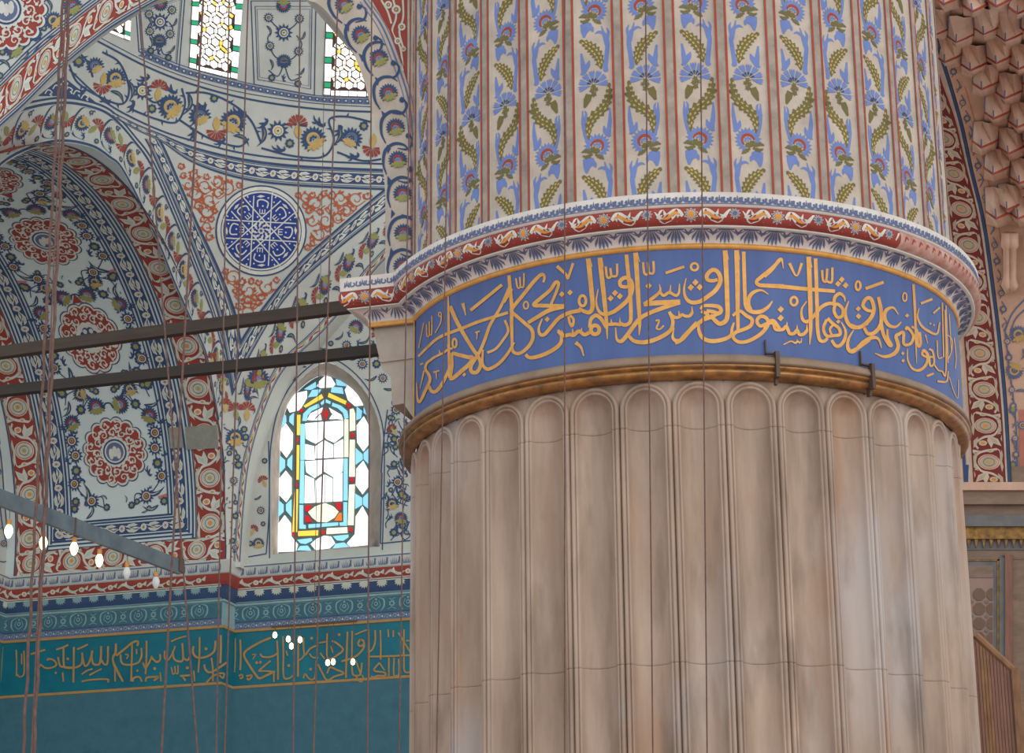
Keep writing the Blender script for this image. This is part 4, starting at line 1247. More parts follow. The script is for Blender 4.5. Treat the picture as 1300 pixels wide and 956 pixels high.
def pane(parent, wl, pts3, m):
    c = np.asarray(pts3)-wl; n = len(c); V = np.vstack([c, c+np.array([0, 0.02, 0])])
    obj('pane', V, [tuple(range(n)), tuple(range(2*n-1, n-1, -1))]+[(i, i+n, (i+1) % n+n, (i+1) % n) for i in range(n)], m, parent)
for row in PANES.strip().splitlines():
    k, *q = row.split(); pts = np.array([tuple(float(v) for v in t.split(',')) for t in q])/3.986+np.array([340, 470])
    pts = pts.mean(0)+(pts-pts.mean(0))*(1+0.55/np.sqrt(np.ptp(pts[:, 0])*np.ptp(pts[:, 1])))
    pane(win, wl, on_axis(1, GY)(pts), GL[k])
# painted ornament around the window
P = Paint()
fr = np.array(WOUT); cen = np.array([414, 600.])
P.stroke(cen+(fr-cen)*1.045+np.array([0.3, 0]), 1.4, 'navy', 2, smooth=0)
for q in ([(484, 600), (487, 560), (492, 520)], [(483, 690), (523, 686)], [(483, 690), (485, 600)]): P.stroke(q, 1.5, 'navy', 2)
for q in ([(341, 560), (342, 640), (338, 703)], [(338, 703), (309, 708)], [(312, 700), (316, 640), (326, 590), (341, 548)]): P.stroke(q, 1.4, 'navy', 2)
rnd = random.Random(8)
for x, y, k, sz in ((334, 610, 3, 7), (325, 630, 4, 7), (331, 648, 0, 6), (322, 672, 3, 6.5), (328, 690, 6, 8), (336, 585, 1, 4), (318, 690, 1, 4), (334, 665, 1, 3.5),
                    (498, 545, 3, 7), (503, 520, 0, 8), (495, 490, 4, 9), (508, 560, 0, 9), (499, 590, 4, 9), (512, 585, 1, 5), (505, 612, 0, 9), (515, 630, 4, 8), (498, 640, 6, 9), (509, 658, 2, 9), (500, 676, 1, 6), (516, 674, 4, 7), (490, 565, 1, 4), (517, 605, 5, 9), (492, 618, 5, 9), (516, 540, 5, 9), (493, 660, 5, 8),
                    (470, 478, 4, 9), (460, 462, 0, 8), (478, 462, 1, 6), (446, 452, 4, 8), (486, 480, 0, 7), (430, 450, 1, 5), (468, 448, 4, 8), (485, 450, 2, 8), (440, 438, 0, 7), (462, 430, 4, 9), (480, 425, 3, 9), (452, 415, 2, 10), (430, 425, 4, 8), (475, 405, 4, 10), (486, 395, 0, 8), (460, 398, 1, 6), (470, 380, 2, 10), (488, 370, 3, 9), (455, 440, 5, 9), (476, 440, 5, 9), (444, 428, 5, 8), (372, 480, 1, 4), (385, 462, 4, 6), (398, 450, 0, 5), (410, 440, 4, 6), (420, 436, 1, 4)):
    P.put((ASTER, ROS, PALM_N, CARN_S, CURL, FROND_N, PALM_Y)[k], (x, y), sz, rnd.uniform(2.4, 3.9), rnd.choice((1, -1)), 1)
for k in range(60):
    x, y = rnd.uniform(490, 520), rnd.uniform(500, 676); P.put(rnd.choice((FROND_N, CURL, ROS)), (x, y), rnd.uniform(3, 6), rnd.uniform(0, 6), 1, 1); P.stroke([(x, y), (x+rnd.uniform(-6, 6), y+7), (x+rnd.uniform(-8, 8), y+13)], 1.3, 'navy', 1)
P.build('painted_ornament', toward(on_axis(1, W2Y), 0.0016, 0.004), wall_rear)
# arch edge between pendentive and lunette: soffit strip going back to the wall
n = len(ER); a = on_dome(ER); b = a.copy(); b[:, 1] = W2Y+0.02
obj('arch_soffit', np.vstack([a, b]), grid_faces(n, 2), 'plaster', wall_rear)
# ---- pendentive, ring and dome ornament (pixel outlines laid on the dome surface)
dp = Paint()
def dband(A, B, ground, lay=1, t0=0.0, t1=1.0, n=80, P=None):
    f = band(A, B); S = Paint()
    if ground: S.stroke([(s, (t0+t1)/2) for s in np.linspace(0, 1, n)], t1-t0, ground, 0, smooth=0)
    return f, S
OUT_L = [(-40, 185), (0, 150), (30, 136), (69, 128), (99, 129), (131, 138), (150, 152), (170, 175), (193, 207), (222, 272), (247, 335), (270, 395), (286, 450), (296, 500)]
IN_L = [(-40, 262), (0, 212), (41, 189), (78, 181), (115, 187), (138, 201), (157, 220), (198, 304), (221, 361), (242, 408), (261, 450), (270, 497), (277, 535)]
f = band(IN_L, OUT_L)
S = Paint(); lines(S, (0.05, 0.95, 1.06), (0.06, 0.06, 0.05), ('navy',)*3, 1, n=120)
N = 15
for k in range(N):
    s = (k+0.5)/N; ar = f.length/f.width
    def st(m, ds, t, size, rot, fl=1, lay=1):
        sub = Paint(); sub.put(m, (0, 0), size, rot, fl); S.stamp(sub, lambda V: np.c_[s+ds+V[:, 0]/ar, t+V[:, 1]], lay)
    st(PALM_N if k % 2 else PALM_Y, -0.012, 0.52, 0.21, 2.4)
    st(CARN_G, 0.020, 0.55, 0.20, -2.5 if k % 2 else -0.6)
    S.stroke([(s+0.004, 0.12), (s-0.022, 0.2), (s-0.034, 0.5), (s-0.024, 0.86), (s-0.006, 0.9)], 0.0045, 'navy', 1)
    S.stroke([(s-0.028, 0.25), (s-0.030, 0.5), (s-0.022, 0.8)], 0.0025, 'pale', 2)
    st(FROND_N, 0.002, 0.16, 0.16, 0.6); st(FROND_N, 0.004, 0.88, 0.15, 2.6); st(ROS, 0.030, 0.2, 0.07, 0); st(ROS, -0.002, 0.82, 0.06, 0)
dp.stamp(S, f)
# floral strip where the two arches meet
for x, y, m_, sz, r in ((270, 455, CARN_S, 8, 3.4), (283, 478, PALM_N, 8, 3.1), (287, 513, CARN_S, 8, 3.3), (299, 480+40, CARN_G, 10, 3.0), (328, 482, PALM_N, 15, 2.9), (314, 520, CARN_S, 11, 3.2), (299, 556, PALM_Y, 13, 3.1), (303, 590, ROS, 6, 0), (296, 575, CURL, 8, 0.4), (300, 535, CURL, 9, 1.2), (297, 610, ASTER, 6, 0), (296, 632, CURL, 6, 1.4), (299, 655, ROS, 4.5, 0), (296, 675, CURL, 5, 1.6), (298, 695, ASTER, 4, 0), (312, 555, ROS, 5, 0), (322, 508, CURL, 8, -0.5), (343, 462, CURL, 8, 0.3)):
    dp.put(m_, (x, y), sz, r, 1, 2)
for it in range(46):
    t = rnd.uniform(0, 1); x0 = np.interp(t, [0, 1], [268, 291]); x1 = np.interp(t, [0, 0.35, 1], [352, 322, 305]); y = 470+t*235; x = rnd.uniform(x0+3, max(x0+4, x1-8))
    if t < 0.1 and x < 300: continue
    dp.put(rnd.choice((CURL, FROND_N, FROND_N, ROS)), (x, y), rnd.uniform(2.6, 5.0), rnd.uniform(0, 6.28), 1, 1)
# blue spandrel sliver between the arch and the ring
dp.poly([(48, 122), (80, 97), (122, 130), (100, 125), (72, 122)], 'navy', 1)
for x, y in ((72, 112), (82, 107), (88, 115), (98, 119), (62, 118), (108, 124)): dp.stroke([(x-5, y+1), (x-1, y-4), (x+4, y-1), (x+1, y+2)], 1.5, 'white', 2); dp.disc((x+3, y+3), 1.4, 'pale', 2, 6)
# right arch bands
PEND_R = [(306, 432), (329, 397), (375, 339), (417, 300), (486, 242), (530, 212), (620, 170)]
VINE_R = [(296, 500), (313, 460), (361, 381), (421, 323), (486, 272), (530, 242), (620, 198)]
ARC_R = [(305, 713), (310, 640), (318, 580), (336, 520), (361, 469), (408, 423), (450, 375), (488, 330), (540, 285), (620, 240)]
PEND_L = [(214, 198), (246, 272), (278, 341), (299, 397), (306, 432)]
VINE_L = [(196, 200), (225, 266), (255, 341), (276, 397), (287, 450), (296, 500)]
TOP_V = [(205, 187), (244, 198), (306, 213), (378, 221), (486, 228), (530, 228)]
def vine(A, B, N):
    f = band(A, B); S = Paint()
    S.stroke([(s, 0.5) for s in np.linspace(0, 1, 100)], 0.52, 'navy', 1, smooth=0)
    lines(S, (0.04, 0.15, 0.85, 0.96), (0.11, 0.03, 0.03, 0.13), ('navy',)*4, 1, n=100)
    for k in range(N): S.stamp(LEAFB, lambda V: np.c_[(k+V[:, 0])/N, 0.25+0.5*V[:, 1]], 1)
    dp.stamp(S, f)
vine([(184, 176)]+VINE_L, [(204, 178)]+PEND_L, 12); vine(VINE_R, PEND_R, 15)
LOW = [(143, 148), (175, 166), (205, 180), (246, 210-3), (306, 227), (376, 236), (486, 241), (540, 242), (640, 240)]
UPV = [(143, 142), (175, 158), (205, 170), (244, 186), (306, 201), (378, 210), (486, 215), (540, 215), (640, 213)]
vine(LOW, UPV, 19)
f = band(VINE_R, [(305, 560), (318, 530), (350, 470), (395, 420), (440, 372), (486, 322), (540, 275), (620, 228)]); S = Paint()
for k in range(10):
    s = 0.08+k*0.09; ar = f.length/f.width
    for m_, ds, t, sz, r in ((PALM_N, 0, 0.45, 0.22, 0.8), (CARN_G, 0.055, 0.5, 0.18, 2.2), (CURL, 0.03, 0.82, 0.2, 0.6), (CURL, -0.03, 0.18, 0.2, 2.6), (FROND_N, 0.026, 0.3, 0.25, 1.2), (ROS, 0.08, 0.75, 0.08, 0)):
        sub = Paint(); sub.put(m_, (0, 0), sz, r); S.stamp(sub, lambda V: np.c_[s+ds+V[:, 0]/ar, t+V[:, 1]], 2)
dp.stamp(S, f)
# thin red and blue lines of the arch rim
AR2 = [(x-9 if y > 500 else x-11, y-4 if y < 500 else y) for x, y in ARC_R]
f = band(ARC_R, AR2); S = Paint()
S.stroke([(s, 0.45) for s in np.linspace(0, 1, 90)], 0.42, 'pale', 1, smooth=0); lines(S, (0.05, 0.2, 0.72, 0.9), (0.1, 0.06, 0.06, 0.1), ('navy', 'slate', 'slate', 'navy'), 2, n=90)
for k in range(22): S.stroke([(k/22+0.005, 0.3), (k/22+0.02, 0.6), (k/22+0.034, 0.35)], 0.010, 'red', 3); S.disc((k/22+0.04, 0.5), 0.006, 'ochre', 3, 6, 0.12)
dp.stamp(S, f)
# brick-red arabesque of the pendentive
TRI = np.vstack([spl(PEND_L, 5), spl(PEND_R[:-2], 5)[1:], spl([(486, 242), (376, 238), (306, 229), (246, 212), (214, 198)], 5)[1:-1]])
RC = np.array([331.5, 293.0])
tc = TRI.mean(0); TIN = tc+(TRI-tc)*0.96
rnd = random.Random(21); placed = []
for it in range(6500):
    p = np.array([rnd.uniform(210, 490), rnd.uniform(195, 440)]); r = 10 if it < 700 else 7.5 if it < 2000 else 5.5 if it < 3500 else 4.2
    if np.linalg.norm(p-RC) < 60+r*0.8: continue
    an = np.linspace(0, 6.28, 8); ringp = p+np.c_[np.cos(an), np.sin(an)]*r*0.75
    if not inside(ringp, TIN).all(): continue
    if any(np.hypot(*(p-q[:2])) < (r+q[2])*0.74 for q in placed): continue
    placed.append((p[0], p[1], r))
dp.stamp(m_arabesque(placed, None, 'brick', 1.35, 4), lambda V: V, 1)
for (x, y, r) in placed: dp.stroke([(x-r, y), (x, y+r*0.9), (x+r*1.2, y+r*0.2)], 1.1, 'brick', 1)
# blue roundel
rd = Paint()
rd.disc((0, 0), 58, 'navy', 3, 48); rd.disc((0, 0), 56, 'white', 4, 48); rd.disc((0, 0), 51.5, 'navy', 5, 48); rd.disc((0, 0), 50.3, 'white', 6, 48); rd.disc((0, 0), 48.2, 'deep', 7, 48)
for k in range(8):
    a = math.radians(k*45+3); co, si = math.cos(a), math.sin(a)
    R_ = lambda *pp: [(x*co-y*si, x*si+y*co) for x, y in pp]
    rd.stroke(R_((-26, 11.5), (44, 11.5), (46.5, 13.5), (45, 17), (42.5, 15.5)), 1.5, 'white', 8, smooth=2)
    rd.stroke(R_((-26, -11.5), (44, -11.5)), 1.5, 'white', 8, smooth=0)
    rd.stroke(R_((30, -6), (38, -6), (39.5, 0), (36, 7), (29, 6)), 1.7, 'white', 8); rd.disc(R_((31.5, 0.5))[0], 1.2, 'white', 8, 6)
    rd.stroke(R_((22, 3.5), (27.5, 3.5)), 1.1, 'white', 8); rd.stroke(R_((22, 0.2), (27, 0.2)), 1.1, 'white', 8); rd.stroke(R_((22, -3), (27.5, -3)), 1.1, 'white', 8); rd.stroke(R_((22, -3), (22, 3.5)), 1.1, 'white', 8)
    rd.fan(R_((43, -8), (45.5, -3), (44, 3), (42, -3)), 'white', 8); rd.disc(R_((16, 8.5))[0], 1.2, 'white', 8, 6); rd.disc(R_((42, 7))[0], 1.2, 'white', 8, 6); rd.disc(R_((37, 14.5))[0], 1.1, 'white', 8, 6); rd.stroke(R_((32, 15), (35, 19)), 1.2, 'white', 8)
    for q in (5.5, 9.5): rd.disc(R_((q, 0 if q < 6 else 3.6))[0], 1.7, 'deep', 10, 6)
rd.disc((0, 0), 11.2, 'white', 9, 16)
for k in range(8):
    a = k*math.pi/4+0.2; rd.disc((8.0*math.cos(a), 8.0*math.sin(a)), 1.7, 'deep', 10, 6); rd.disc((4.6*math.cos(a+0.39), 4.6*math.sin(a+0.39)), 0.9, 'deep', 10, 5)
rd.fan([((3.0 if j % 2 else 1.2)*math.cos(j*math.pi/8), (3.0 if j % 2 else 1.2)*math.sin(j*math.pi/8)) for j in range(16)], 'deep', 10, (0, 0))
rq = Paint(); rq.stamp(rd, lambda V: V+RC); rq.build('roundel', toward(on_dome, 0.0016, 0.006), vault, None, 5.0)['label'] = 'dark blue roundel with a white eight-rayed star of script'
# scroll band of the ring
for A, w in (([(88, 88), (120, 118), (152, 141), (205, 166), (250, 180), (306, 194), (378, 203), (486, 208), (540, 208), (640, 206)], 2.2), ([(120, 50), (150, 66), (185, 84), (232, 103), (290, 120), (345, 131), (410, 139), (480, 142), (540, 142), (640, 138)], 2.4), ([(124, 46), (154, 62), (190, 80), (236, 98), (292, 114), (346, 124), (410, 132), (480, 136)], 1.0)):
    dp.stroke(A, w, 'navy', 1)
for q in ([(88, 82), (98, 104), (125, 122), (155, 132), (164, 112), (152, 80), (130, 66)], [(165, 138), (198, 151), (224, 155), (235, 133), (231, 112)], [(228, 152), (252, 168), (272, 178), (303, 186), (316, 176)], [(236, 118), (262, 118), (292, 130), (318, 152), (332, 182)], [(332, 188), (372, 198), (410, 199), (424, 178), (418, 152), (440, 148), (472, 155)], [(428, 193), (460, 204), (490, 201)], [(100, 66), (112, 80), (118, 98)], [(182, 120), (196, 130), (210, 124)], [(346, 170), (362, 158), (390, 160)]):
    dp.stroke(q, 2.5, 'navy', 2)
    Q = spl(q, 4)
    for i in range(2, len(Q)-1, 3):
        t = Q[i+1]-Q[i-1]; t /= np.linalg.norm(t); n_ = np.array([-t[1], t[0]])*(1 if i % 2 else -1); dp.fan([Q[i]-t*1.5, Q[i]+n_*6+t*3, Q[i]+t*2], 'navy', 2)
for x, y, m_, sz, r in ((121, 84, m_palmette('navy', 'slate', 'navy', 'ochre', 13, ts=0.8), 8.5, 2.6), (147, 100, PALM_Y, 10, 3.0), (181, 115, m_aster('navy', 'pale', 'ochre'), 9, 0), (217, 136, PALM_Y, 12, 2.4), (254, 148, m_palmette('navy', 'slate', 'navy', 'ochre', 13, ts=0.8), 10.5, 2.6), (296, 155, PALM_Y, 12, 3.6), (353, 166, m_aster('navy', 'pale', 'ochre'), 10, 0.2), (398, 177, PALM_Y, 12, 2.6), (446, 176, m_palmette('navy', 'slate', 'navy', 'ochre', 13, ts=0.8), 10.5, 3.6), (100, 78, ROS, 6, 0),
                        (130, 108, CARN_S, 8.5, 0.2), (202, 112, CARN_S, 8.5, 3.3), (275, 166, CARN_S, 9.5, 0.0), (378, 158, CARN_S, 9.5, 3.1), (473, 187, CARN_S, 9.5, 0.1),
                        (162, 116, CURL, 10, 1.2), (234, 132, CURL, 11, 1.5), (328, 172, CURL, 11, 1.5), (424, 172, CURL, 11, 1.6), (306, 180, CURL, 9, 0.3), (148, 125, CURL, 9, 0.5), (272, 125, ROS, 4, 0), (462, 160, ROS, 4.5, 0), (110, 112, FROND_N, 10, 1), (140, 130, FROND_N, 10, 2), (170, 128, FROND_N, 11, 0.4), (190, 97, FROND_N, 11, 1.2), (224, 118, FROND_N, 12, 2.2), (246, 163, FROND_N, 11, 0.3), (262, 134, FROND_N, 12, 1.6), (312, 146, FROND_N, 12, 2.0), (340, 152, FROND_N, 11, 0.8), (362, 190, FROND_N, 11, 1.7), (412, 160, FROND_N, 12, 2.2), (434, 160, FROND_N, 11, 0.6), (456, 197, FROND_N, 11, 1.4), (286, 176, FROND_N, 10, 1), (368, 182, ROS, 4.5, 0), (193, 138, ROS, 4.5, 0)):
    dp.put(m_, (x, y), sz*1.42, r, 1, 3)
# painted piers between the dome windows
for (A, B, C, D) in (((318, 0), (402, 0), (400, 122), (322, 108)), ((172, 10), (236, -10), (228, 88), (176, 66))):
    q = np.array([A, B, C, D], float); c = q.mean(0)
    dp.stroke(c+(q-c)*0.98, 1.6, 'navy', 1, True, 0); dp.stroke(c+(q-c)*0.86, 1.2, 'navy', 1, True, 0); dp.stroke(c+(q-c)*0.80, 0.8, 'slate', 1, True, 0)
    fc = lambda u, v: (A[0]*(1-u)*(1-v)+B[0]*u*(1-v)+C[0]*u*v+D[0]*(1-u)*v, A[1]*(1-u)*(1-v)+B[1]*u*(1-v)+C[1]*u*v+D[1]*(1-u)*v)
    for u, v, m_, sz, r in ((0.5, 0.06, PALM_N, 10, 0), (0.5, 0.36, m_aster('navy', 'pale', 'greydk'), 12, 0), (0.5, 0.68, m_palmette('navy', 'greydk', 'navy', 'navy'), 10, 3.1), (0.27, 0.2, m_aster('navy', 'green', 'greydk'), 7, 0), (0.74, 0.2, m_aster('navy', 'green', 'greydk'), 7, 0), (0.28, 0.52, m_aster('navy', 'green', 'greydk'), 7, 0), (0.73, 0.55, m_aster('navy', 'green', 'greydk'), 7, 0), (0.25, 0.36, CURL, 8, 1), (0.76, 0.38, CURL, 8, 2), (0.27, 0.74, CURL, 8, 1.2), (0.74, 0.76, CURL, 8, 2.2), (0.3, 0.88, ROS, 5, 0), (0.72, 0.90, ROS, 5, 0), (0.5, 0.9, FROND_N, 9, 3.1)):
        dp.put(m_, fc(u, v), sz, r, 1, 2)
    for q in ([(0.5, 0.36), (0.36, 0.28), (0.27, 0.2)], [(0.5, 0.36), (0.66, 0.28), (0.74, 0.2)], [(0.5, 0.68), (0.34, 0.62), (0.25, 0.45), (0.3, 0.36)], [(0.5, 0.68), (0.66, 0.62), (0.78, 0.48), (0.7, 0.38)], [(0.5, 0.7), (0.4, 0.85), (0.25, 0.8)], [(0.5, 0.7), (0.6, 0.87), (0.78, 0.82)]):
        dp.stroke([fc(*w) for w in q], 1.4, 'navy', 1)
for A in ([(176, 70), (232, 92), (308, 112), (400, 128), (470, 132)], [(178, 62), (234, 84), (308, 104), (400, 121), (470, 124)]): dp.stroke(A, 1.3, 'slate', 1)
f = band([(178, 72), (232, 94), (308, 113), (400, 129), (480, 133)], [(180, 62), (234, 86), (308, 105), (400, 122), (480, 125)]); S = Paint()
S.stroke([(s, 0.5) for s in np.linspace(0, 1, 60)], 0.8, 'slate', 0, smooth=0)
for k in range(34): S.put(m_rosette('navy', 'pale', 6), ((k+0.5)/34, 0.5), 0.010, 0, 1, 1, None, 0.38)
dp.stamp(S, f)
dp.build('painted_ornament', toward(on_dome, 0.0016, 0.006), vault, maxe=8.0)
# ---- stained glass in the dome base
def dome_window(idx, quad, label, cols, rows):
    A, B, C, D = [np.array(q, float) for q in quad]            # upper left, upper right, lower right, lower left (pixels)
    fc = lambda u, v: A*(1-u)*(1-v)+B*u*(1-v)+C*u*v+D*(1-u)*v
    base = on_dome([fc(0.5, 1.0)])[0]
    w = tag(empty('window_%d' % idx, tuple(base)), label, 'window', None, 'structure')
    g = toward(on_dome, 1.0)
    def place(pts, off): return g(np.array(pts), np.full(len(pts), off))-base
    bk = [fc(u, v) for v in np.linspace(0, 1, 9) for u in np.linspace(0, 1, 5)]
    obj('lead_backing', place(bk, 0.02), grid_faces(5, 9), 'lead_dark', w)
    def pn(uv, m):
        p = place([fc(*q) for q in uv], 0.05); n = len(p); p2 = p+np.array([0, 0.02, 0])
        obj('pane', np.vstack([p, p2]), [tuple(range(n))]+[(i, i+n, (i+1) % n+n, (i+1) % n) for i in range(n)], m, w)
    v_ = 0.005; k = 0
    while v_ < 0.98:
        h = 0.165 if k % 2 else 0.055
        for u0, u1 in ((0.01, 0.13), (0.87, 0.99)): pn([(u0, v_), (u1, v_), (u1, min(0.99, v_+h-0.014)), (u0, min(0.99, v_+h-0.014))], 'glass_white' if k % 2 else 'glass_green')
        v_ += h; k += 1
    for k in range(4): pn([(0.16+k*0.175, 0.955), (0.16+k*0.175+0.155, 0.955), (0.16+k*0.175+0.155, 0.995), (0.16+k*0.175, 0.995)], 'glass_white')
    # hexagon-and-ring tracery
    asp = np.linalg.norm(A-B)/np.linalg.norm(A-D)
    D_ = 0.70/cols; rho = 0.335*D_; hs = rho*2/math.sqrt(3); g_ = 0.93
    ok = lambda q: all(0.145 < u < 0.855 and -0.02 < v < 0.95 for u, v in q)
    for j in range(int(0.98/(D_*asp*0.866))+2):
        for i in range(-1, cols+1):
            cx = 0.15+D_*(i+0.5+(0.5 if j % 2 else 0)); cy = 0.93-asp*D_*(0.866*j+0.25)
            P_ = lambda x, y: (cx+x, cy-y*asp)
            hx = [P_(hs*0.80*math.sin(t), hs*0.80*math.cos(t)) for t in np.arange(6)*math.pi/3]
            if ok(hx): pn(hx, 'glass_white')
            else:
                hx = [(min(0.853, max(0.147, u)), min(0.945, max(0.0, v))) for u, v in hx]
                if max(u for u, v in hx)-min(u for u, v in hx) > 0.06 and max(v for u, v in hx)-min(v for u, v in hx) > 0.02: pn(hx, 'glass_white')
            for t in (math.pi/2, math.pi/6, -math.pi/6):
                d = np.array([math.sin(t), math.cos(t)]); e = np.array([d[1], -d[0]]); c0 = d*(rho+0.05*D_); c1 = d*(D_-rho-0.05*D_); h_ = e*hs*0.33
                sq = [P_(*(c0-h_)), P_(*(c1-h_)), P_(*(c1+h_)), P_(*(c0+h_))]
                if ok(sq): pn(sq, ('glass_pale', 'glass_white', 'glass_white', 'glass_yellow', 'glass_white', 'glass_pale', 'glass_white')[(i*5+j*3+int(t*4)) % 7])
            for t in (0.0, math.pi/3):
                c0 = np.array([math.sin(t), math.cos(t)])*D_/math.sqrt(3); s_ = (D_-2*rho)/math.sqrt(3)*0.60
                tr_ = [P_(*(c0+s_*np.array([math.sin(q+t), math.cos(q+t)]))) for q in np.arange(6)*math.pi/3]
                if ok(tr_): pn(tr_, ('glass_white', 'glass_pale', 'glass_white', 'glass_yellow')[(i+2*j) % 4])
dome_window(2, ((245, -22), (310, -22), (301, 101), (240, 86)), 'stained glass window with hexagon tracery and green corners between two painted dome piers', 3, 6)
dome_window(3, ((416, -22), (486, -18), (474, 123), (410, 121)), 'stained glass window with hexagon tracery partly hidden by the flowered arch', 3, 6)
dome_window(4, ((118, -30), (169, -40), (165, 52), (112, 30)), 'stained glass window with green glass mostly hidden behind the red-banded arch', 3, 6)
# ---- nearer arch of the bay, with its red scroll band
NY = 25.0
near_lo = spl([(-160, 420), (-90, 270), (-40, 200), (0, 161), (30, 134), (78, 86), (129, 44), (166, 20), (201, 0), (260, -32), (330, -52), (400, -40)], 5)
near_hi = spl([(-160, 330), (-90, 205), (-40, 140), (0, 103), (35, 68), (78, 32), (122, -2), (170, -34), (260, -70), (330, -84), (400, -76)], 5)
na = region('trim_1', np.vstack([near_lo, [(400, -160), (-160, -160)]]), on_axis(1, NY), 'plaster', 22)
tag(na, 'nearer arch of the bay with a red scroll band and a red medallion on its white spandrel', 'arch', None, 'structure')
a = on_axis(1, NY)(near_lo); b = a.copy(); b[:, 1] += 0.06; obj('arch_soffit', np.vstack([a, b]), grid_faces(len(a), 2), 'plaster', na)
P = Paint(); f = band(near_lo, near_hi); S = Paint()
S.stroke([(s, 0.5) for s in np.linspace(0, 1, 160)], 0.70, 'red', 1, smooth=0)
lines(S, (0.03, 0.10, 0.90, 0.98, 1.06), (0.05, 0.03, 0.04, 0.03, 0.04), ('navy',)*5, 2, n=160)
for k in range(15): S.stamp(RED_A if k % 2 else RED_B, lambda V: np.c_[(k+V[:, 0])/15, 0.17+0.66*V[:, 1]], 1)
P.stamp(S, f)
P.put(m_medallion(18, 0), (8, 12), 54, 0, 1, 2)
for x, y, m_, sz, r in ((18, 62, PALM_N, 13, 2.4), (5, 84, CURL, 11, 0.4), (44, 43, m_rosette('navy', 'pale', 9), 10, 0), (68, 26, PALM_Y, 12, 2.2), (92, 8, PALM_N, 13, 2.6), (3, 66, ROS, 5, 0), (60, 8, CURL, 10, 1), (82, -6, ROS, 7, 0), (30, 70, CURL, 8, 2), (110, -8, CURL, 9, 2), (56, 36, ROS, 4, 0), (0, 96, ROS, 5, 0)): P.put(m_, (x, y), sz, r, 1, 2)
for q in ([(-10, 88), (10, 76), (30, 62), (48, 42), (72, 24), (96, 6)], [(40, 70), (55, 52), (70, 44)]): P.stroke(q, 1.6, 'navy', 1)
P.build('painted_ornament', toward(on_axis(1, NY), 0.003), na)
# ================================================================ ARCH AND BRACKET BESIDE THE PIER
PY = 18.45
IN_P = spl([(340, -60), (383, -6), (402, 4), (415, 15), (431, 37), (445, 60), (461, 99), (471, 138), (478, 168), (485, 208), (489, 250), (489, 350)], 5)
pa = region('trim_2', np.vstack([IN_P, [(560, 350), (560, -60)]]), on_axis(1, PY), 'plaster_pier', 20)
tag(pa, 'arch springing from the bracket of the pillar, painted with blue palmettes on cream', 'arch', None, 'structure')
a = on_axis(1, PY)(IN_P); b = a.copy(); b[:, 1] += 2.1; obj('arch_soffit', np.vstack([a, b]), grid_faces(len(a), 2), 'plaster', pa)
P = Paint()
BL = [(462, 0), (486, 35), (506, 85), (519, 129), (525, 185), (528, 230), (528, 350)]
P.stroke(BL, 2.2, 'slate', 2); P.stroke([(x-5, y+2) for x, y in BL], 1.0, 'slate', 2); P.stroke([(x+4, y-2) for x, y in BL], 0.9, 'slate', 2)
for x, y, r in ((437, 6, -0.7), (458, 44, -0.6), (481, 74, -0.5), (493, 118, -0.35), (502, 162, -0.25), (505, 203, -0.15), (511, 246, -0.1), (512, 296, 0.0), (511, 338, 0.0)):
    P.put(m_palmette('navy', 'red', 'blue', 'green'), (x, y), 12.5, math.pi+r, 1, 3)
    co, si = math.cos(r), math.sin(r); W_ = lambda *pp: [(x+u*co-v*si, y+u*si+v*co) for u, v in pp]
    P.stroke([(*q, w) for q, w in zip(W_((-17, 16), (-19, 2), (-14, -14), (-2, -21), (10, -18), (16, -10)), (1.5, 3.2, 4.2, 4, 3, 1))], 0, 'navy', 2)
    P.stroke([(*q, w) for q, w in zip(W_((14, 10), (17, 22), (8, 30), (-4, 26)), (1, 3, 3, 1))], 0, 'navy', 2)
    P.put(ROS, W_((13, 14))[0], 3.6, 0, 1, 3, {'green': 'navy'}); P.fan(W_((-16, 18), (-12, 24), (-18, 30)), 'navy', 2)
P.poly([(472, 0), (517, -40), (517, 103), (508, 78), (494, 38)], 'red', 1)
for q in ([(497, -10), (503, 20), (498, 40), (508, 60), (512, 90)], [(510, -20), (512, 20), (507, 40), (513, 64)], [(484, 0), (492, 14), (497, 30)]): P.stroke(q, 2.4, 'pale', 2)
for x, y, s_ in ((503, 12, 6), (510, 34, 5), (505, 52, 4.5), (493, 6, 5), (512, 62, 3.5)): P.disc((x, y), s_, 'pale', 3, 9); P.disc((x, y), s_*0.5, 'red', 4, 8); P.disc((x, y), s_*0.3, 'ochre', 5, 7)
P.stroke([(474, 0), (496, 38), (510, 78), (517.5, 106)], 1.2, 'red', 3); P.stroke([(520, -40), (522, 350)], 0.9, 'stripe', 2); P.stroke([(533, -40), (534, 300)], 8, 'plaster_grey', 1)
P.build('painted_ornament', toward(on_axis(1, PY), 0.0016, 0.003), pa)
# bracket: cornice pieces wrap the square impost beside the pier
BP = [(-6.93, 20.7), (-6.93, 18.2), (-6.35, 18.2)]
def bracket_off(o):
    (x0, y0), (x1, y1), (x2, y2) = BP; return [(x0-o, y0), (x1-o, y1-o), (x2, y2-o)]
bracket = tag(empty('bracket', (-6.7, 18.3, 7.3)), 'painted stone bracket with red and blue cornice joined to the side of the pillar', 'bracket', None, 'structure')
b0 = np.array(bracket.location)
def bpiece(name, pr, m):
    V = []
    for r, z in pr: V += [np.array((q[0], q[1], z))-b0 for q in bracket_off(r-RB)]
    return obj(name, V, [f[::-1] for f in grid_faces(3, len(pr))], m, bracket)
bpiece('leaf_cove', [(2.478, 8.195)]+cove, 'pier_white'); bpiece('white_fillet', [(2.60, 8.290), (2.632, 8.293), (2.632, 8.303), (2.618, 8.308)], 'white'); bpiece('red_torus', tor, 'red'); bpiece('crenel_fillet', fil[:3]+[(2.660, 8.574), (2.30, 8.60)], 'pier_white')
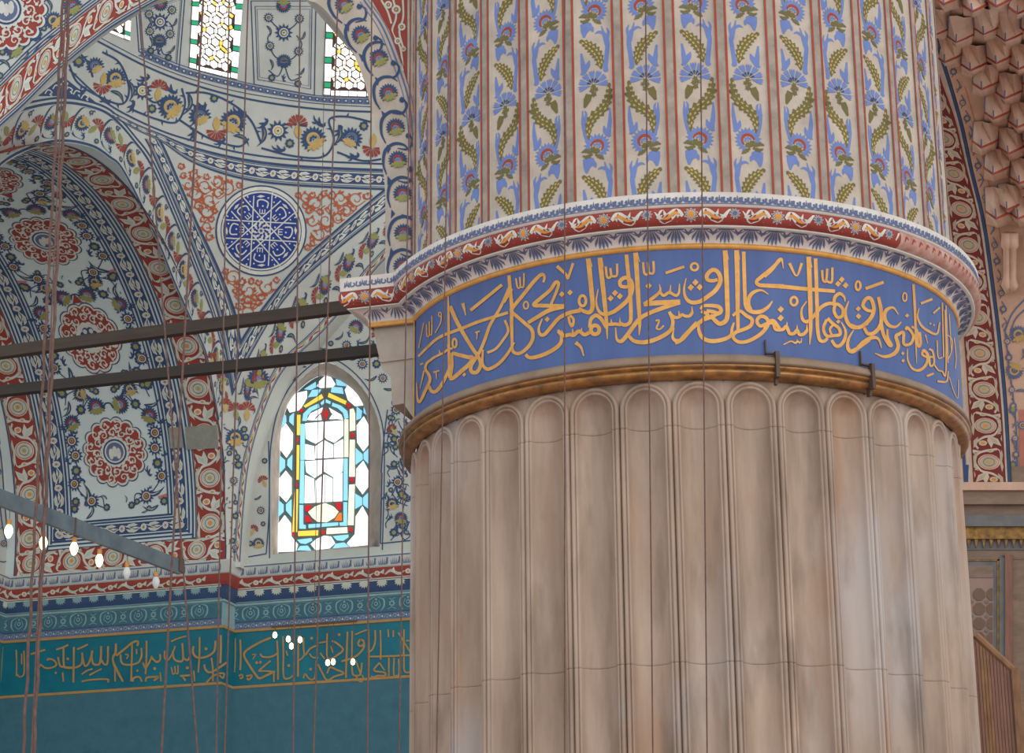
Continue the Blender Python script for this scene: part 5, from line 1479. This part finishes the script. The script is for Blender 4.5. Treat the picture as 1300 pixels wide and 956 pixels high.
bpiece('gold_fillet', [(2.469, 8.160), (2.488, 8.165), (2.488, 8.20), (2.469, 8.203)], 'gold_leaf')
def bmap(pr):
    pf = prof(pr)
    def g(V, L): return np.c_[-6.93+V[:, 0], 18.2-(pf(V[:, 1])-RB)-0.0016*L-0.001, V[:, 1]]-b0
    return g
P = Paint()
for k in range(6):
    a = -0.15+k*0.145
    P.stroke([(a-0.022, 8.478), (a-0.018, 8.525)], 0.010, 'slate', 1, smooth=0); P.stroke([(a+0.022, 8.478), (a+0.018, 8.525)], 0.010, 'slate', 1, smooth=0)
    P.fan([(a-0.016, 8.478), (a-0.022, 8.51), (a-0.008, 8.505), (a, 8.548), (a+0.008, 8.505), (a+0.022, 8.51), (a+0.016, 8.478), (a, 8.495)], 'slate', 1)
    for q in (0.038, 0.092): P.stroke([(a+q, 8.528), (a+q-0.004, 8.492), (a+q+0.016, 8.484), (a+q+0.034, 8.495), (a+q+0.026, 8.518)], 0.013, 'slate', 1, smooth=3)
P.build('crenel_pattern', bmap(fil[:3]), bracket)
orn = Paint()
for a in (0.02, 0.70): orn.put(FLW, (a, 8.375), 0.06); torus_leaf(a+0.065, 1, 1, 'orange'); torus_leaf(a-0.065, -1, 1, 'orange')
orn.put(FLW, (0.36, 8.385), 0.047, 0.4, 1, 0, {'orange': 'slate'})
V_, L_, T_, C_ = orn.arr(); ok = (V_[T_][:, :, 0].max(1) < 0.6) & (V_[T_][:, :, 0].min(1) > -0.2)
Q = Paint(); Q.V = [V_]; Q.L = [L_]; Q.T = [T_[ok]]; Q.C = [c for c, o in zip(C_, ok) if o]; Q.n = len(V_); Q.build('torus_flowers', bmap(tor), bracket)
P = Paint()
for k in range(3):
    a = 0.06+k*0.21
    for j in range(-3, 4):
        ln = 0.088-0.0065*j*j; x = a+j*0.020; t = j*0.011
        P.fan([(x*0.6+a*0.4-0.003, 8.286), (x-0.0085+t, 8.286-ln*0.55), (x+t*1.6, 8.286-ln), (x+0.0085+t, 8.286-ln*0.55), (x*0.6+a*0.4+0.003, 8.286)], 'slate', 1)
    P.stroke([(a+0.075, 8.287), (a+0.105, 8.272), (a+0.135, 8.287)], 0.010, 'slate', 1, smooth=3)
P.build('cove_leaves', bmap(cove), bracket)
def px_solid(name, poly, Y, depth, m, parent, org):
    """outline traced on the plane Y, carried back by its depth"""
    a = on_axis(1, Y)(poly)-org; b = a+np.array([0, depth, 0]); n = len(a)
    T_ = [tuple(t) for t in tessellate_polygon([[Vector((q[0], q[1], 0)) for q in poly]])]
    F = T_+[tuple(i+n for i in t) for t in T_]+[(i, (i+1) % n, (i+1) % n+n, i+n) for i in range(n)]
    return obj(name, np.vstack([a, b]), F, m, parent)
px_solid('impost_block', [(474, 414), (545, 400), (545, 452), (483, 460), (478, 440)], 18.25, 2.3, 'stone_grey', bracket, b0)
px_solid('corbel_block', [(483, 460), (545, 452), (545, 560), (512, 512), (498, 515), (496, 478), (486, 470)], 18.27, 2.2, 'stone_grey', bracket, b0)
# ---- tie beams
def zat(px, py, Y): return on_axis(1, Y)([(px, py)])[0]
def beam(name, pa_, pb_, th, m, label):
    A, B = zat(*pa_, 19.5), zat(*pb_, 19.5); d = (B-A)/np.linalg.norm(B-A); A = A-d*9.0; B = B+d*0.5; V = []
    for q in (A, B): V += [q+np.array([0, u, v]) for u, v in ((-0.045, -th), (0.045, -th), (0.045, 0), (-0.045, 0))]
    o = obj(name, np.array(V)-A, [(0, 1, 2, 3), (7, 6, 5, 4), (0, 4, 5, 1), (1, 5, 6, 2), (2, 6, 7, 3), (3, 7, 4, 0)], m); o.location = tuple(A); tag(o, label, 'beam', None, 'structure')
beam('tie_beam', (0, 441), (430, 384), 0.115, 'timber_brown', 'upper brown tie beam running from the pillar bracket')
beam('tie_beam', (0, 491), (482, 438), 0.10, 'timber_dark', 'lower blackish tie beam running from the pillar bracket')
# ================================================================ RIGHT OF THE PIER
material('plaster_warm', (220, 188, 166), 0.9, 0, scale=2.5, rgb2=(196, 162, 140), bump=0.06)
material('lattice_pink', (158, 134, 124), 0.8, 0, scale=4)
material('lattice_brown', (120, 98, 84), 0.8, 0, scale=4)
material('stone_brown', (150, 128, 112), 0.8, 0, scale=3, rgb2=(120, 102, 90), stretch=(1, 1, 3))
material('gilt_warm', (184, 138, 66), 0.5, 0.3, scale=10, rgb2=(96, 74, 50))
material('wood_gold', (158, 116, 78), 0.55, 0.05, scale=7, rgb2=(116, 84, 60), stretch=(2, 2, 0.5))
material('wood_red', (150, 106, 88), 0.6, 0, scale=6, rgb2=(116, 84, 70), stretch=(3, 3, 0.4))
material('bluegrey', (124, 124, 124), 0.7, 0, scale=5, rgb2=(100, 102, 104))
material('tan', (186, 172, 148), 0.85, 0, scale=5)
material('darkred', (128, 48, 42), 0.8, 0, scale=4, rgb2=(108, 38, 34))
RED_RO = [(1175, 30), (1186, 70), (1196, 105), (1212, 150), (1226, 208), (1243, 280), (1256, 369), (1263, 433), (1272, 520), (1278, 616)]
RED_RI = [(1120, 30), (1135, 70), (1150, 105), (1172, 160), (1188, 208), (1206, 280), (1216, 369), (1224, 433), (1230, 520), (1236, 616)]
NAVY_R = [(1184, 30), (1197, 75), (1208, 110), (1222, 160), (1234, 215), (1250, 283), (1262, 368), (1270, 433), (1278, 520), (1283, 616)]
nv = spl(NAVY_R, 5)
ra = region('trim_3', np.vstack([[(1080, 616), (1080, -70), (1150, -70)], spl([(1165, -30)]+NAVY_R, 5)]), on_barrel, 'plaster_warm', 14)
tag(ra, 'arch soffit painted with a dark red band of pale rosettes beyond the pillar', 'arch', None, 'structure')
P = Paint(); f = band(RED_RI, RED_RO); S = Paint(); S.stroke([(s, 0.5) for s in np.linspace(0, 1, 100)], 1.0, 'darkred', 1, smooth=0)
for k in range(13): S.stamp(RED_A if k % 2 else RED_B, lambda V: np.c_[(k+V[:, 0])/13, 0.02+0.94*V[:, 1]], 1, {'pale': 'tan', 'white': 'cream'})
P.stamp(S, f)
P.stroke([(x-5, y) for x, y in RED_RI[6:]], 4, 'plaster_pier', 1); P.stroke([(x-10, y) for x, y in RED_RI[6:]]+[(1228, 590)], 4, 'navy', 2)
P.stroke([((a[0]+b[0])/2-1, a[1]) for a, b in zip(RED_RO, NAVY_R)], 4.5, 'plaster_pier', 2); P.stroke([(x-1, y) for x, y in NAVY_R], 5, 'black', 3); P.stroke([(x-1.2, y) for x, y in NAVY_R], 3.4, 'navy', 4)
P.build('painted_ornament', toward(on_barrel, 0.0016, 0.006), ra, maxe=10.0)
# wall and pendentive of the next bay, leaning forward as it rises
def on_lean(p):
    p = np.asarray(p, float).reshape(-1, 2); Pw = on_barrel(p); d = Pw-EYE
    return EYE+d*1.012
nb = region('wall_right', np.vstack([spl([(1165, -30)]+NAVY_R, 5), [(1400, 616), (1400, -70), (1150, -70)]]), on_lean, 'plaster_warm', 16)
tag(nb, 'warm cream wall and pendentive with violet flower strip right of the red arch band', 'wall', None, 'structure')
P = Paint()
for k, (x, y) in enumerate(resample(np.array(NAVY_R), 30)):
    if k < 3: continue
    c = (x+9, y+2); P.put((ROS, CURL, ASTER)[k % 3], c, 5.0, 0.6*k, 1, 1, {'navy': 'slate', 'green': 'ochre', 'red': 'rose'})
    P.stroke([(x+7, y-8), (x+11, y), (x+7, y+9)], 1.3, 'slate', 1)
P.stroke([(x+17, y) for x, y in NAVY_R[2:7]], 1.2, 'rose', 1)
for q in ([(1276, 420), (1284, 400), (1296, 385), (1310, 372)], [(1283, 420), (1290, 404), (1304, 390)], [(1276, 420), (1282, 470), (1290, 540), (1292, 612)]): P.stroke(q, 1.8, 'slate', 2)
for x, y, m_, sz, r in ((1293, 425, PALM_Y, 12, 2.8), (1288, 470, PALM_Y, 12, 0.4), (1297, 500, CURL, 9, 0), (1286, 520, ROS, 6, 0), (1285, 565, CURL, 8, 1), (1286, 590, ROS, 6, 0), (1296, 450, CURL, 8, 1.5), (1298, 540, ASTER, 7, 0)): P.put(m_, (x, y), sz, r, 1, 2, {'navy': 'slate'})
P.poly([(1294, 520), (1330, 520), (1330, 616), (1294, 616)], 'rose', 1)
P.build('painted_ornament', toward(on_lean, 0.0016, 0.012), nb, maxe=10.0)
# muqarnas
mq = tag(empty('muqarnas', tuple(on_barrel([(1270, 250)])[0])), 'tiers of cream stalactite vaulting outlined in red and blue at the corner of the next bay', 'vaulting', None, 'structure')
mo = np.array(mq.location)
nx = lambda y: float(np.interp(y, [q[1] for q in NAVY_R], [q[0] for q in NAVY_R]))
def mq_pt(x, y, near): Pw = on_lean([(x, y)])[0]; d = EYE-Pw; d /= np.linalg.norm(d); return Pw+d*near-mo
rnd = random.Random(4)
def mcell(cx, y0, w, h, sk):
    q = lambda u, v, nr: mq_pt(cx+u*w+sk*v, y0+v*h, nr)
    # recessed left shaft, faceted prow, right shaft; then the soffit facets that tuck under
    A, B, C, D = q(-0.5, 0, 0.02), q(-0.20, -0.02, 0.06), q(0.10, 0.05, 0.30), q(0.5, 0, 0.0)
    E, G, H, I = q(-0.5, 0.66, 0.26), q(-0.14, 0.86, 0.78), q(0.26, 0.72, 0.52), q(0.5, 0.62, 0.20)
    J, K, L, M = q(-0.5, 1.0, 0.03), q(-0.10, 1.12, 0.10), q(0.22, 1.05, 0.08), q(0.5, 1.0, 0.03)
    c = obj('muqarnas_cell', [A, B, C, D, E, G, H, I, J, K, L, M], [(0, 1, 5, 4), (1, 2, 6), (1, 6, 5), (2, 3, 7, 6), (4, 5, 9, 8), (5, 6, 10, 9), (6, 7, 11, 10), (0, 4, 8), (3, 11, 7)], 'plaster_warm', mq)
    V, F = tube([E, G, H, I], 0.020, 5); obj('red_line', V, F, 'stripe', c)
    V, F = tube([B*0.3+G*0.7, G], 0.011, 5); V2, F2 = tube([A, E], 0.011, 5); V, F = merge([(V, F), (V2, F2)]); obj('blue_line', V, F, 'slate', c)
row = 0
for y0 in range(-62, 236, 36):
    off = 15 if row % 2 else 0
    for k in range(-1, 7):
        cx = 1190+off+k*31
        if cx-15 < nx(y0+40)+(3 if y0 > 60 else -16) or cx > 1345: continue
        mcell(cx, y0+rnd.uniform(-2, 2)+(k % 2)*9, 32, 38, rnd.uniform(-4, 4))
    row += 1
# pendant colonnettes below the stalactites
for x in (1278, 1286, 1306):
    V, F = tube([mq_pt(x, 296, 0.2), mq_pt(x, 312, 0.24), mq_pt(x, 316, 0.24), mq_pt(x, 352, 0.22), mq_pt(x, 362, 0.26), mq_pt(x, 372, 0.1)], [0.09, 0.10, 0.06, 0.055, 0.09, 0.02], 8); obj('pendant', V, F, 'plaster_warm', mq, smooth=True)
for cx in (1268, 1296): mcell(cx, 238, 36, 46, 2)
# lower wall with cornice, gilded frieze and latticed panel
RY = 37.45
def slab(name, x0, y0, x1, y1, proud, m, parent, org):
    return px_solid(name, [(x0, y0), (x1, y0), (x1, y1), (x0, y1)], RY-proud, proud, m, parent, org)
wr = tag(obj('wall_gallery', [(-6, RY, 0), (2, RY, 0), (2, RY, 11.5), (-6, RY, 11.5)], [(0, 1, 2, 3)], 'stone_brown'), 'lower brown wall right of the pillar with grey cornice and gilded frieze', 'wall', None, 'structure')
z0 = np.zeros(3)
for nm, y0, y1, pr, m in (('cornice', 612, 622, 0.34, 'plaster_warm'), ('cornice', 622, 640, 0.28, 'stone_brown'), ('cornice', 640, 654, 0.18, 'stone_brown'), ('cornice', 654, 668, 0.22, 'bluegrey'), ('gilded_frieze', 668, 684, 0.16, 'gilt_warm'), ('dentil_course', 684, 698, 0.08, 'bluegrey'), ('rail', 698, 710, 0.06, 'stone_brown')):
    slab(nm, 1200, y0, 1345, y1, pr, m, wr, z0)
for k in range(13):
    x = 1218+k*9.5; px_solid('gilded_dentil', [(x, 684), (x+5, 684), (x+2.5, 695)], RY-0.13, 0.06, 'gilt_warm', wr, z0)
    px_solid('gilded_tooth', [(x+1, 668), (x+5, 664), (x+9, 668)], RY-0.19, 0.05, 'gilt_warm', wr, z0)
slab('panel_ground', 1205, 712, 1266, 960, 0.03, 'bluegrey', wr, z0)
slab('gold_edge', 1266, 709, 1269, 960, 0.05, 'gilt_warm', wr, z0); slab('gold_edge', 1205, 709, 1269, 712, 0.05, 'gilt_warm', wr, z0)
slab('frame', 1269, 706, 1276, 960, 0.08, 'bluegrey', wr, z0); slab('gold_edge', 1273, 703, 1281, 706, 0.11, 'gilt_warm', wr, z0)
slab('pilaster', 1276, 704, 1285, 960, 0.12, 'wood_red', wr, z0); slab('brown_panel', 1285, 704, 1345, 960, 0.05, 'stone_brown', wr, z0)
slab('lattice_ground', 1205, 718, 1261, 960, 0.035, 'lattice_pink', wr, z0); slab('lattice_head', 1205, 718, 1261, 733, 0.05, 'stone_brown', wr, z0)
for j in range(1, 13):
    for i in range(3):
        cx = 1243-(19 if i == 0 else 0)+(17 if i == 2 else 0); cy = 736+j*18.5+(9 if i != 1 else 0)*0
        hexa = [(min(1260, cx+8.0*math.cos(t)), cy+8.4*math.sin(t)) for t in np.arange(8)*math.pi/4+math.pi/8]
        if hexa[0][0]-hexa[4][0] > 5: px_solid('lattice_tile', hexa, RY-0.05, 0.015, 'lattice_brown', wr, z0)
        px_solid('lattice_star', [(cx+9.5+r_*math.cos(t), cy+9.3+r_*math.sin(t)) for t, r_ in ((0, 2.6), (1.57, 2.6), (3.14, 2.6), (4.71, 2.6))], RY-0.052, 0.015, 'bluegrey', wr, z0)
# stair parapet in front of it
SY = 33.0
sp = tag(empty('stair_parapet', tuple(on_axis(1, SY)([(1262, 860)])[0]*np.array([1, 1, 0]))), 'sloping wooden stair parapet with gilded rail beside the pillar', 'parapet')
so = np.array(sp.location)
def bottom(x): q = on_axis(1, SY)([(x, 860)])[0]; return q
X0, X1 = bottom(1238)[0], bottom(1287)[0]; Zt0, Zt1 = zat(1241, 810, SY)[2], zat(1288, 853, SY)[2]
nsl = 12
for k in range(nsl):
    a, b = k/nsl, (k+0.86)/nsl; xa, xb = X0+(X1-X0)*a, X0+(X1-X0)*b; za, zb_ = Zt0+(Zt1-Zt0)*a, Zt0+(Zt1-Zt0)*b
    V = [(xa, SY, 0), (xb, SY, 0), (xb, SY, zb_), (xa, SY, za), (xa, SY+0.08, 0), (xb, SY+0.08, 0), (xb, SY+0.08, zb_), (xa, SY+0.08, za)]
    obj('slat', np.array(V)-so, [(0, 1, 2, 3), (4, 7, 6, 5), (0, 4, 5, 1), (3, 2, 6, 7), (1, 5, 6, 2), (0, 3, 7, 4)], 'wood_gold' if k in (2, 3, 4) else 'wood_red', sp)
V, F = merge([box(X0-so[0], X1-so[0], 0.03, 0.10, 0, min(Zt0, Zt1)-0.02)]); obj('back_board', V, F, 'wood_red', sp)
V, F = tube([(X0-0.08-so[0], 0.02, Zt0+0.02), (X0+0.05-so[0], 0.02, Zt0+0.04), (X1-so[0], 0.02, Zt1+0.03)], 0.055, 8); obj('handrail', V, F, 'wood_gold', sp)
V, F = box(X1-0.02-so[0], X1+0.08-so[0], -0.05, 0.12, 0, Zt1+0.05); obj('end_post', V, F, 'wood_gold', sp)
V, F = box(X0-0.10-so[0], X0-so[0], -0.05, 0.12, 0, Zt0+0.03); obj('newel_post', V, F, 'timber_brown', sp)
# ================================================================ HANGING THINGS
material('chain', (122, 92, 84), 0.7, 0.2, scale=30, rgb2=(88, 66, 62))
material('iron_blue', (104, 122, 132), 0.55, 0.3, scale=7, rgb2=(76, 90, 98))
material('bulb_lit', (255, 226, 160), 0.3, 0, var=0.02, emit=6.0)
material('bulb_glass', (206, 214, 216), 0.15, 0, var=0.05)
material('brass', (190, 140, 70), 0.4, 0.5, var=0.1)
CH = [((88, 47), 9.6, 0.0085, 'in front of the alcove medallions, right strand of the twisted bundle'), ((80, 34), 9.6, 0.0075, 'in front of the alcove medallions, left strand of the twisted bundle'), ((84, 44), 10.4, 0.004, 'behind the twisted bundle before the alcove medallions'),
      ((177, 244), 12.3, 0.0060, 'slanting across the carnation arch to the chandelier bar'), ((258, 210), 11.2, 0.0065, 'crossing the left edge of the blue roundel pendentive'), ((291, 276), 11.4, 0.0045, 'passing the left rim of the blue roundel'),
      ((315, 288), 11.6, 0.0048, 'passing over the blue roundel towards the wall corner'), ((381, 373), 11.8, 0.0050, 'passing the roundel and the yellow side of the window'), ((429, 401), 12.0, 0.0050, 'in front of the middle of the tall window'),
      ((472, 467), 12.0, 0.0048, 'at the right edge of the tall window'), ((522, 508), 12.2, 0.0045, 'in front of the pillar bracket'), ((571, 556), 12.6, 0.0045, 'in front of the left end of the calligraphy band'), ((717, 717), 12.8, 0.0045, 'in front of the pillar, left of its middle flutes'),
      ((819.5, 828), 12.8, 0.0045, 'in front of the middle of the pillar'), ((889, 897), 12.8, 0.0045, 'in front of the pillar, second after the middle flutes')]
for (xa, xb), Y, r, lab in CH:
    sl = (xb-xa)/868.0; A = on_axis(1, Y)([(xa-sl*260, -260)])[0]; B = on_axis(1, Y)([(xa+sl*1010, 1010)])[0]
    n = 60 if r > 0.007 else 12
    path = [A+(B-A)*t+np.array([0.004*math.sin(t*260), 0.004*math.cos(t*260), 0])*(1 if r > 0.007 else 0) for t in np.linspace(0, 1, n)]
    V, F = tube(path, r, 5); o = obj('hanging_chain', np.array(V)-B, F, 'chain'); o.location = tuple(B)
    tag(o, 'thin rust-brown hanging chain '+lab, 'chain', 'chains hanging from the vaults')
# chandelier bar with its lamps
cz = 4.5
Pa = on_axis(2, cz)([(0, 632)])[0]; Pb = on_axis(2, cz)([(228, 720)])[0]; dr = (Pb-Pa)/np.linalg.norm(Pb-Pa)
Ps = Pa-dr*1.6; mid = (Ps+Pb)/2
ch = tag(empty('chandelier', tuple(mid)), 'long blue-grey iron chandelier bar carrying small glass lamps', 'chandelier')
sd = np.cross(dr, (0, 0, 1)); V = []
for q in (Ps, Pb):
    for u, v in ((-0.012, -0.042), (0.012, -0.042), (0.012, 0.042), (-0.012, 0.042)): V.append(q+sd*u+np.array([0, 0, v])-mid)
obj('bar', V, [(0, 1, 2, 3), (7, 6, 5, 4), (0, 4, 5, 1), (1, 5, 6, 2), (2, 6, 7, 3), (3, 7, 4, 0)], 'iron_blue', ch)
V, F = box(-0.016, 0.016, -0.03, 0.03, -0.03, 0.05); obj('end_shackle', np.array(V)+Pb-mid, F, 'iron_dark', ch)
for k in range(3):
    t = 0.2+k*0.24; V, F = box(-0.014, 0.014, -0.008, 0.008, -0.044, 0.044); obj('strap', np.array(V)+Ps+(Pb-Ps)*t-mid, F, 'iron_dark', ch)
FLAME = [(0.0, 0.0), (0.010, 0.006), (0.019, 0.025), (0.021, 0.04), (0.018, 0.055), (0.012, 0.066), (0.009, 0.07)]
def lamp(x, y, lit, sz=1.0):
    t = x/228.0; ba = on_axis(2, cz)([(x, 632+88*t)])[0]; dep = float((ba-EYE)@CF); d = rays([(x, y)])[0]; q = EYE+d*dep
    g = link('lamp', mesh_data('lamp', *[(lambda VF: (np.array(VF[0])*np.array([sz, sz, sz]), VF[1]))(lathe(FLAME, 10))][0], ['bulb_lit' if lit else 'bulb_glass'], smooth=True), ch, Matrix.Translation(Vector(q-mid)-Vector((0, 0, 0.035))))
    V, F = lathe([(0.010, 0.068), (0.013, 0.072), (0.013, 0.095), (0.004, 0.10)], 8); obj('socket', V, F, 'brass', g)
    V, F = tube([(0, 0, 0.095), (0, 0, max(0.12, ba[2]-q[2]+0.035))], 0.0025, 4); obj('wire', V, F, 'chain', g)
for x, y, lit in ((11, 675, 1), (55, 690, 1), (94, 697, 1), (126, 712, 1), (161, 728, 0), (198, 740, 0)): lamp(x, y, lit)
# small far chandelier in front of the turquoise frieze
FY = 30.0; Pc = on_axis(1, FY)([(398, 826)])[0]
c2 = tag(empty('chandelier', tuple(Pc)), 'small dark chandelier with tiny lit bulbs before the turquoise frieze', 'chandelier')
pts = on_axis(1, FY)([(349, 806), (366, 811), (370, 820), (381, 812), (416, 841), (423, 840), (448, 840)])-Pc
zr = float(pts[:, 2].max())+0.10
for q in pts:
    V, F = lathe([(0, -0.05), (0.03, -0.03), (0.034, 0.0), (0.02, 0.035), (0.0, 0.045)], 8); o = obj('bulb', np.array(V)+q, F, 'bulb_lit', c2)
    V, F = tube([q+np.array([0, 0, 0.04]), np.array([q[0], q[1], zr])], 0.006, 4); obj('wire', V, F, 'iron_dark', o)
V, F = box(pts[0][0]-0.05, pts[-1][0]+0.05, -0.01, 0.01, zr, zr+0.03); obj('bar', V, F, 'iron_dark', c2)
V, F = tube([(0, 0, zr), (0, 0, 12)], 0.006, 4); obj('suspension_wire', V, F, 'chain', c2)
# ---- floor of the hall, well below the frame
material('carpet', (206, 176, 166), 0.95, 0, scale=2, rgb2=(188, 156, 146))  # carpet colour lightened so the unseen floor bounces light onto undersides
V, F = [(-40, -25, 0), (30, -25, 0), (30, 45, 0), (-40, 45, 0)], [(0, 1, 2, 3)]
tag(obj('floor', V, F, 'carpet'), 'pale carpeted floor of the prayer hall', 'floor', None, 'structure')
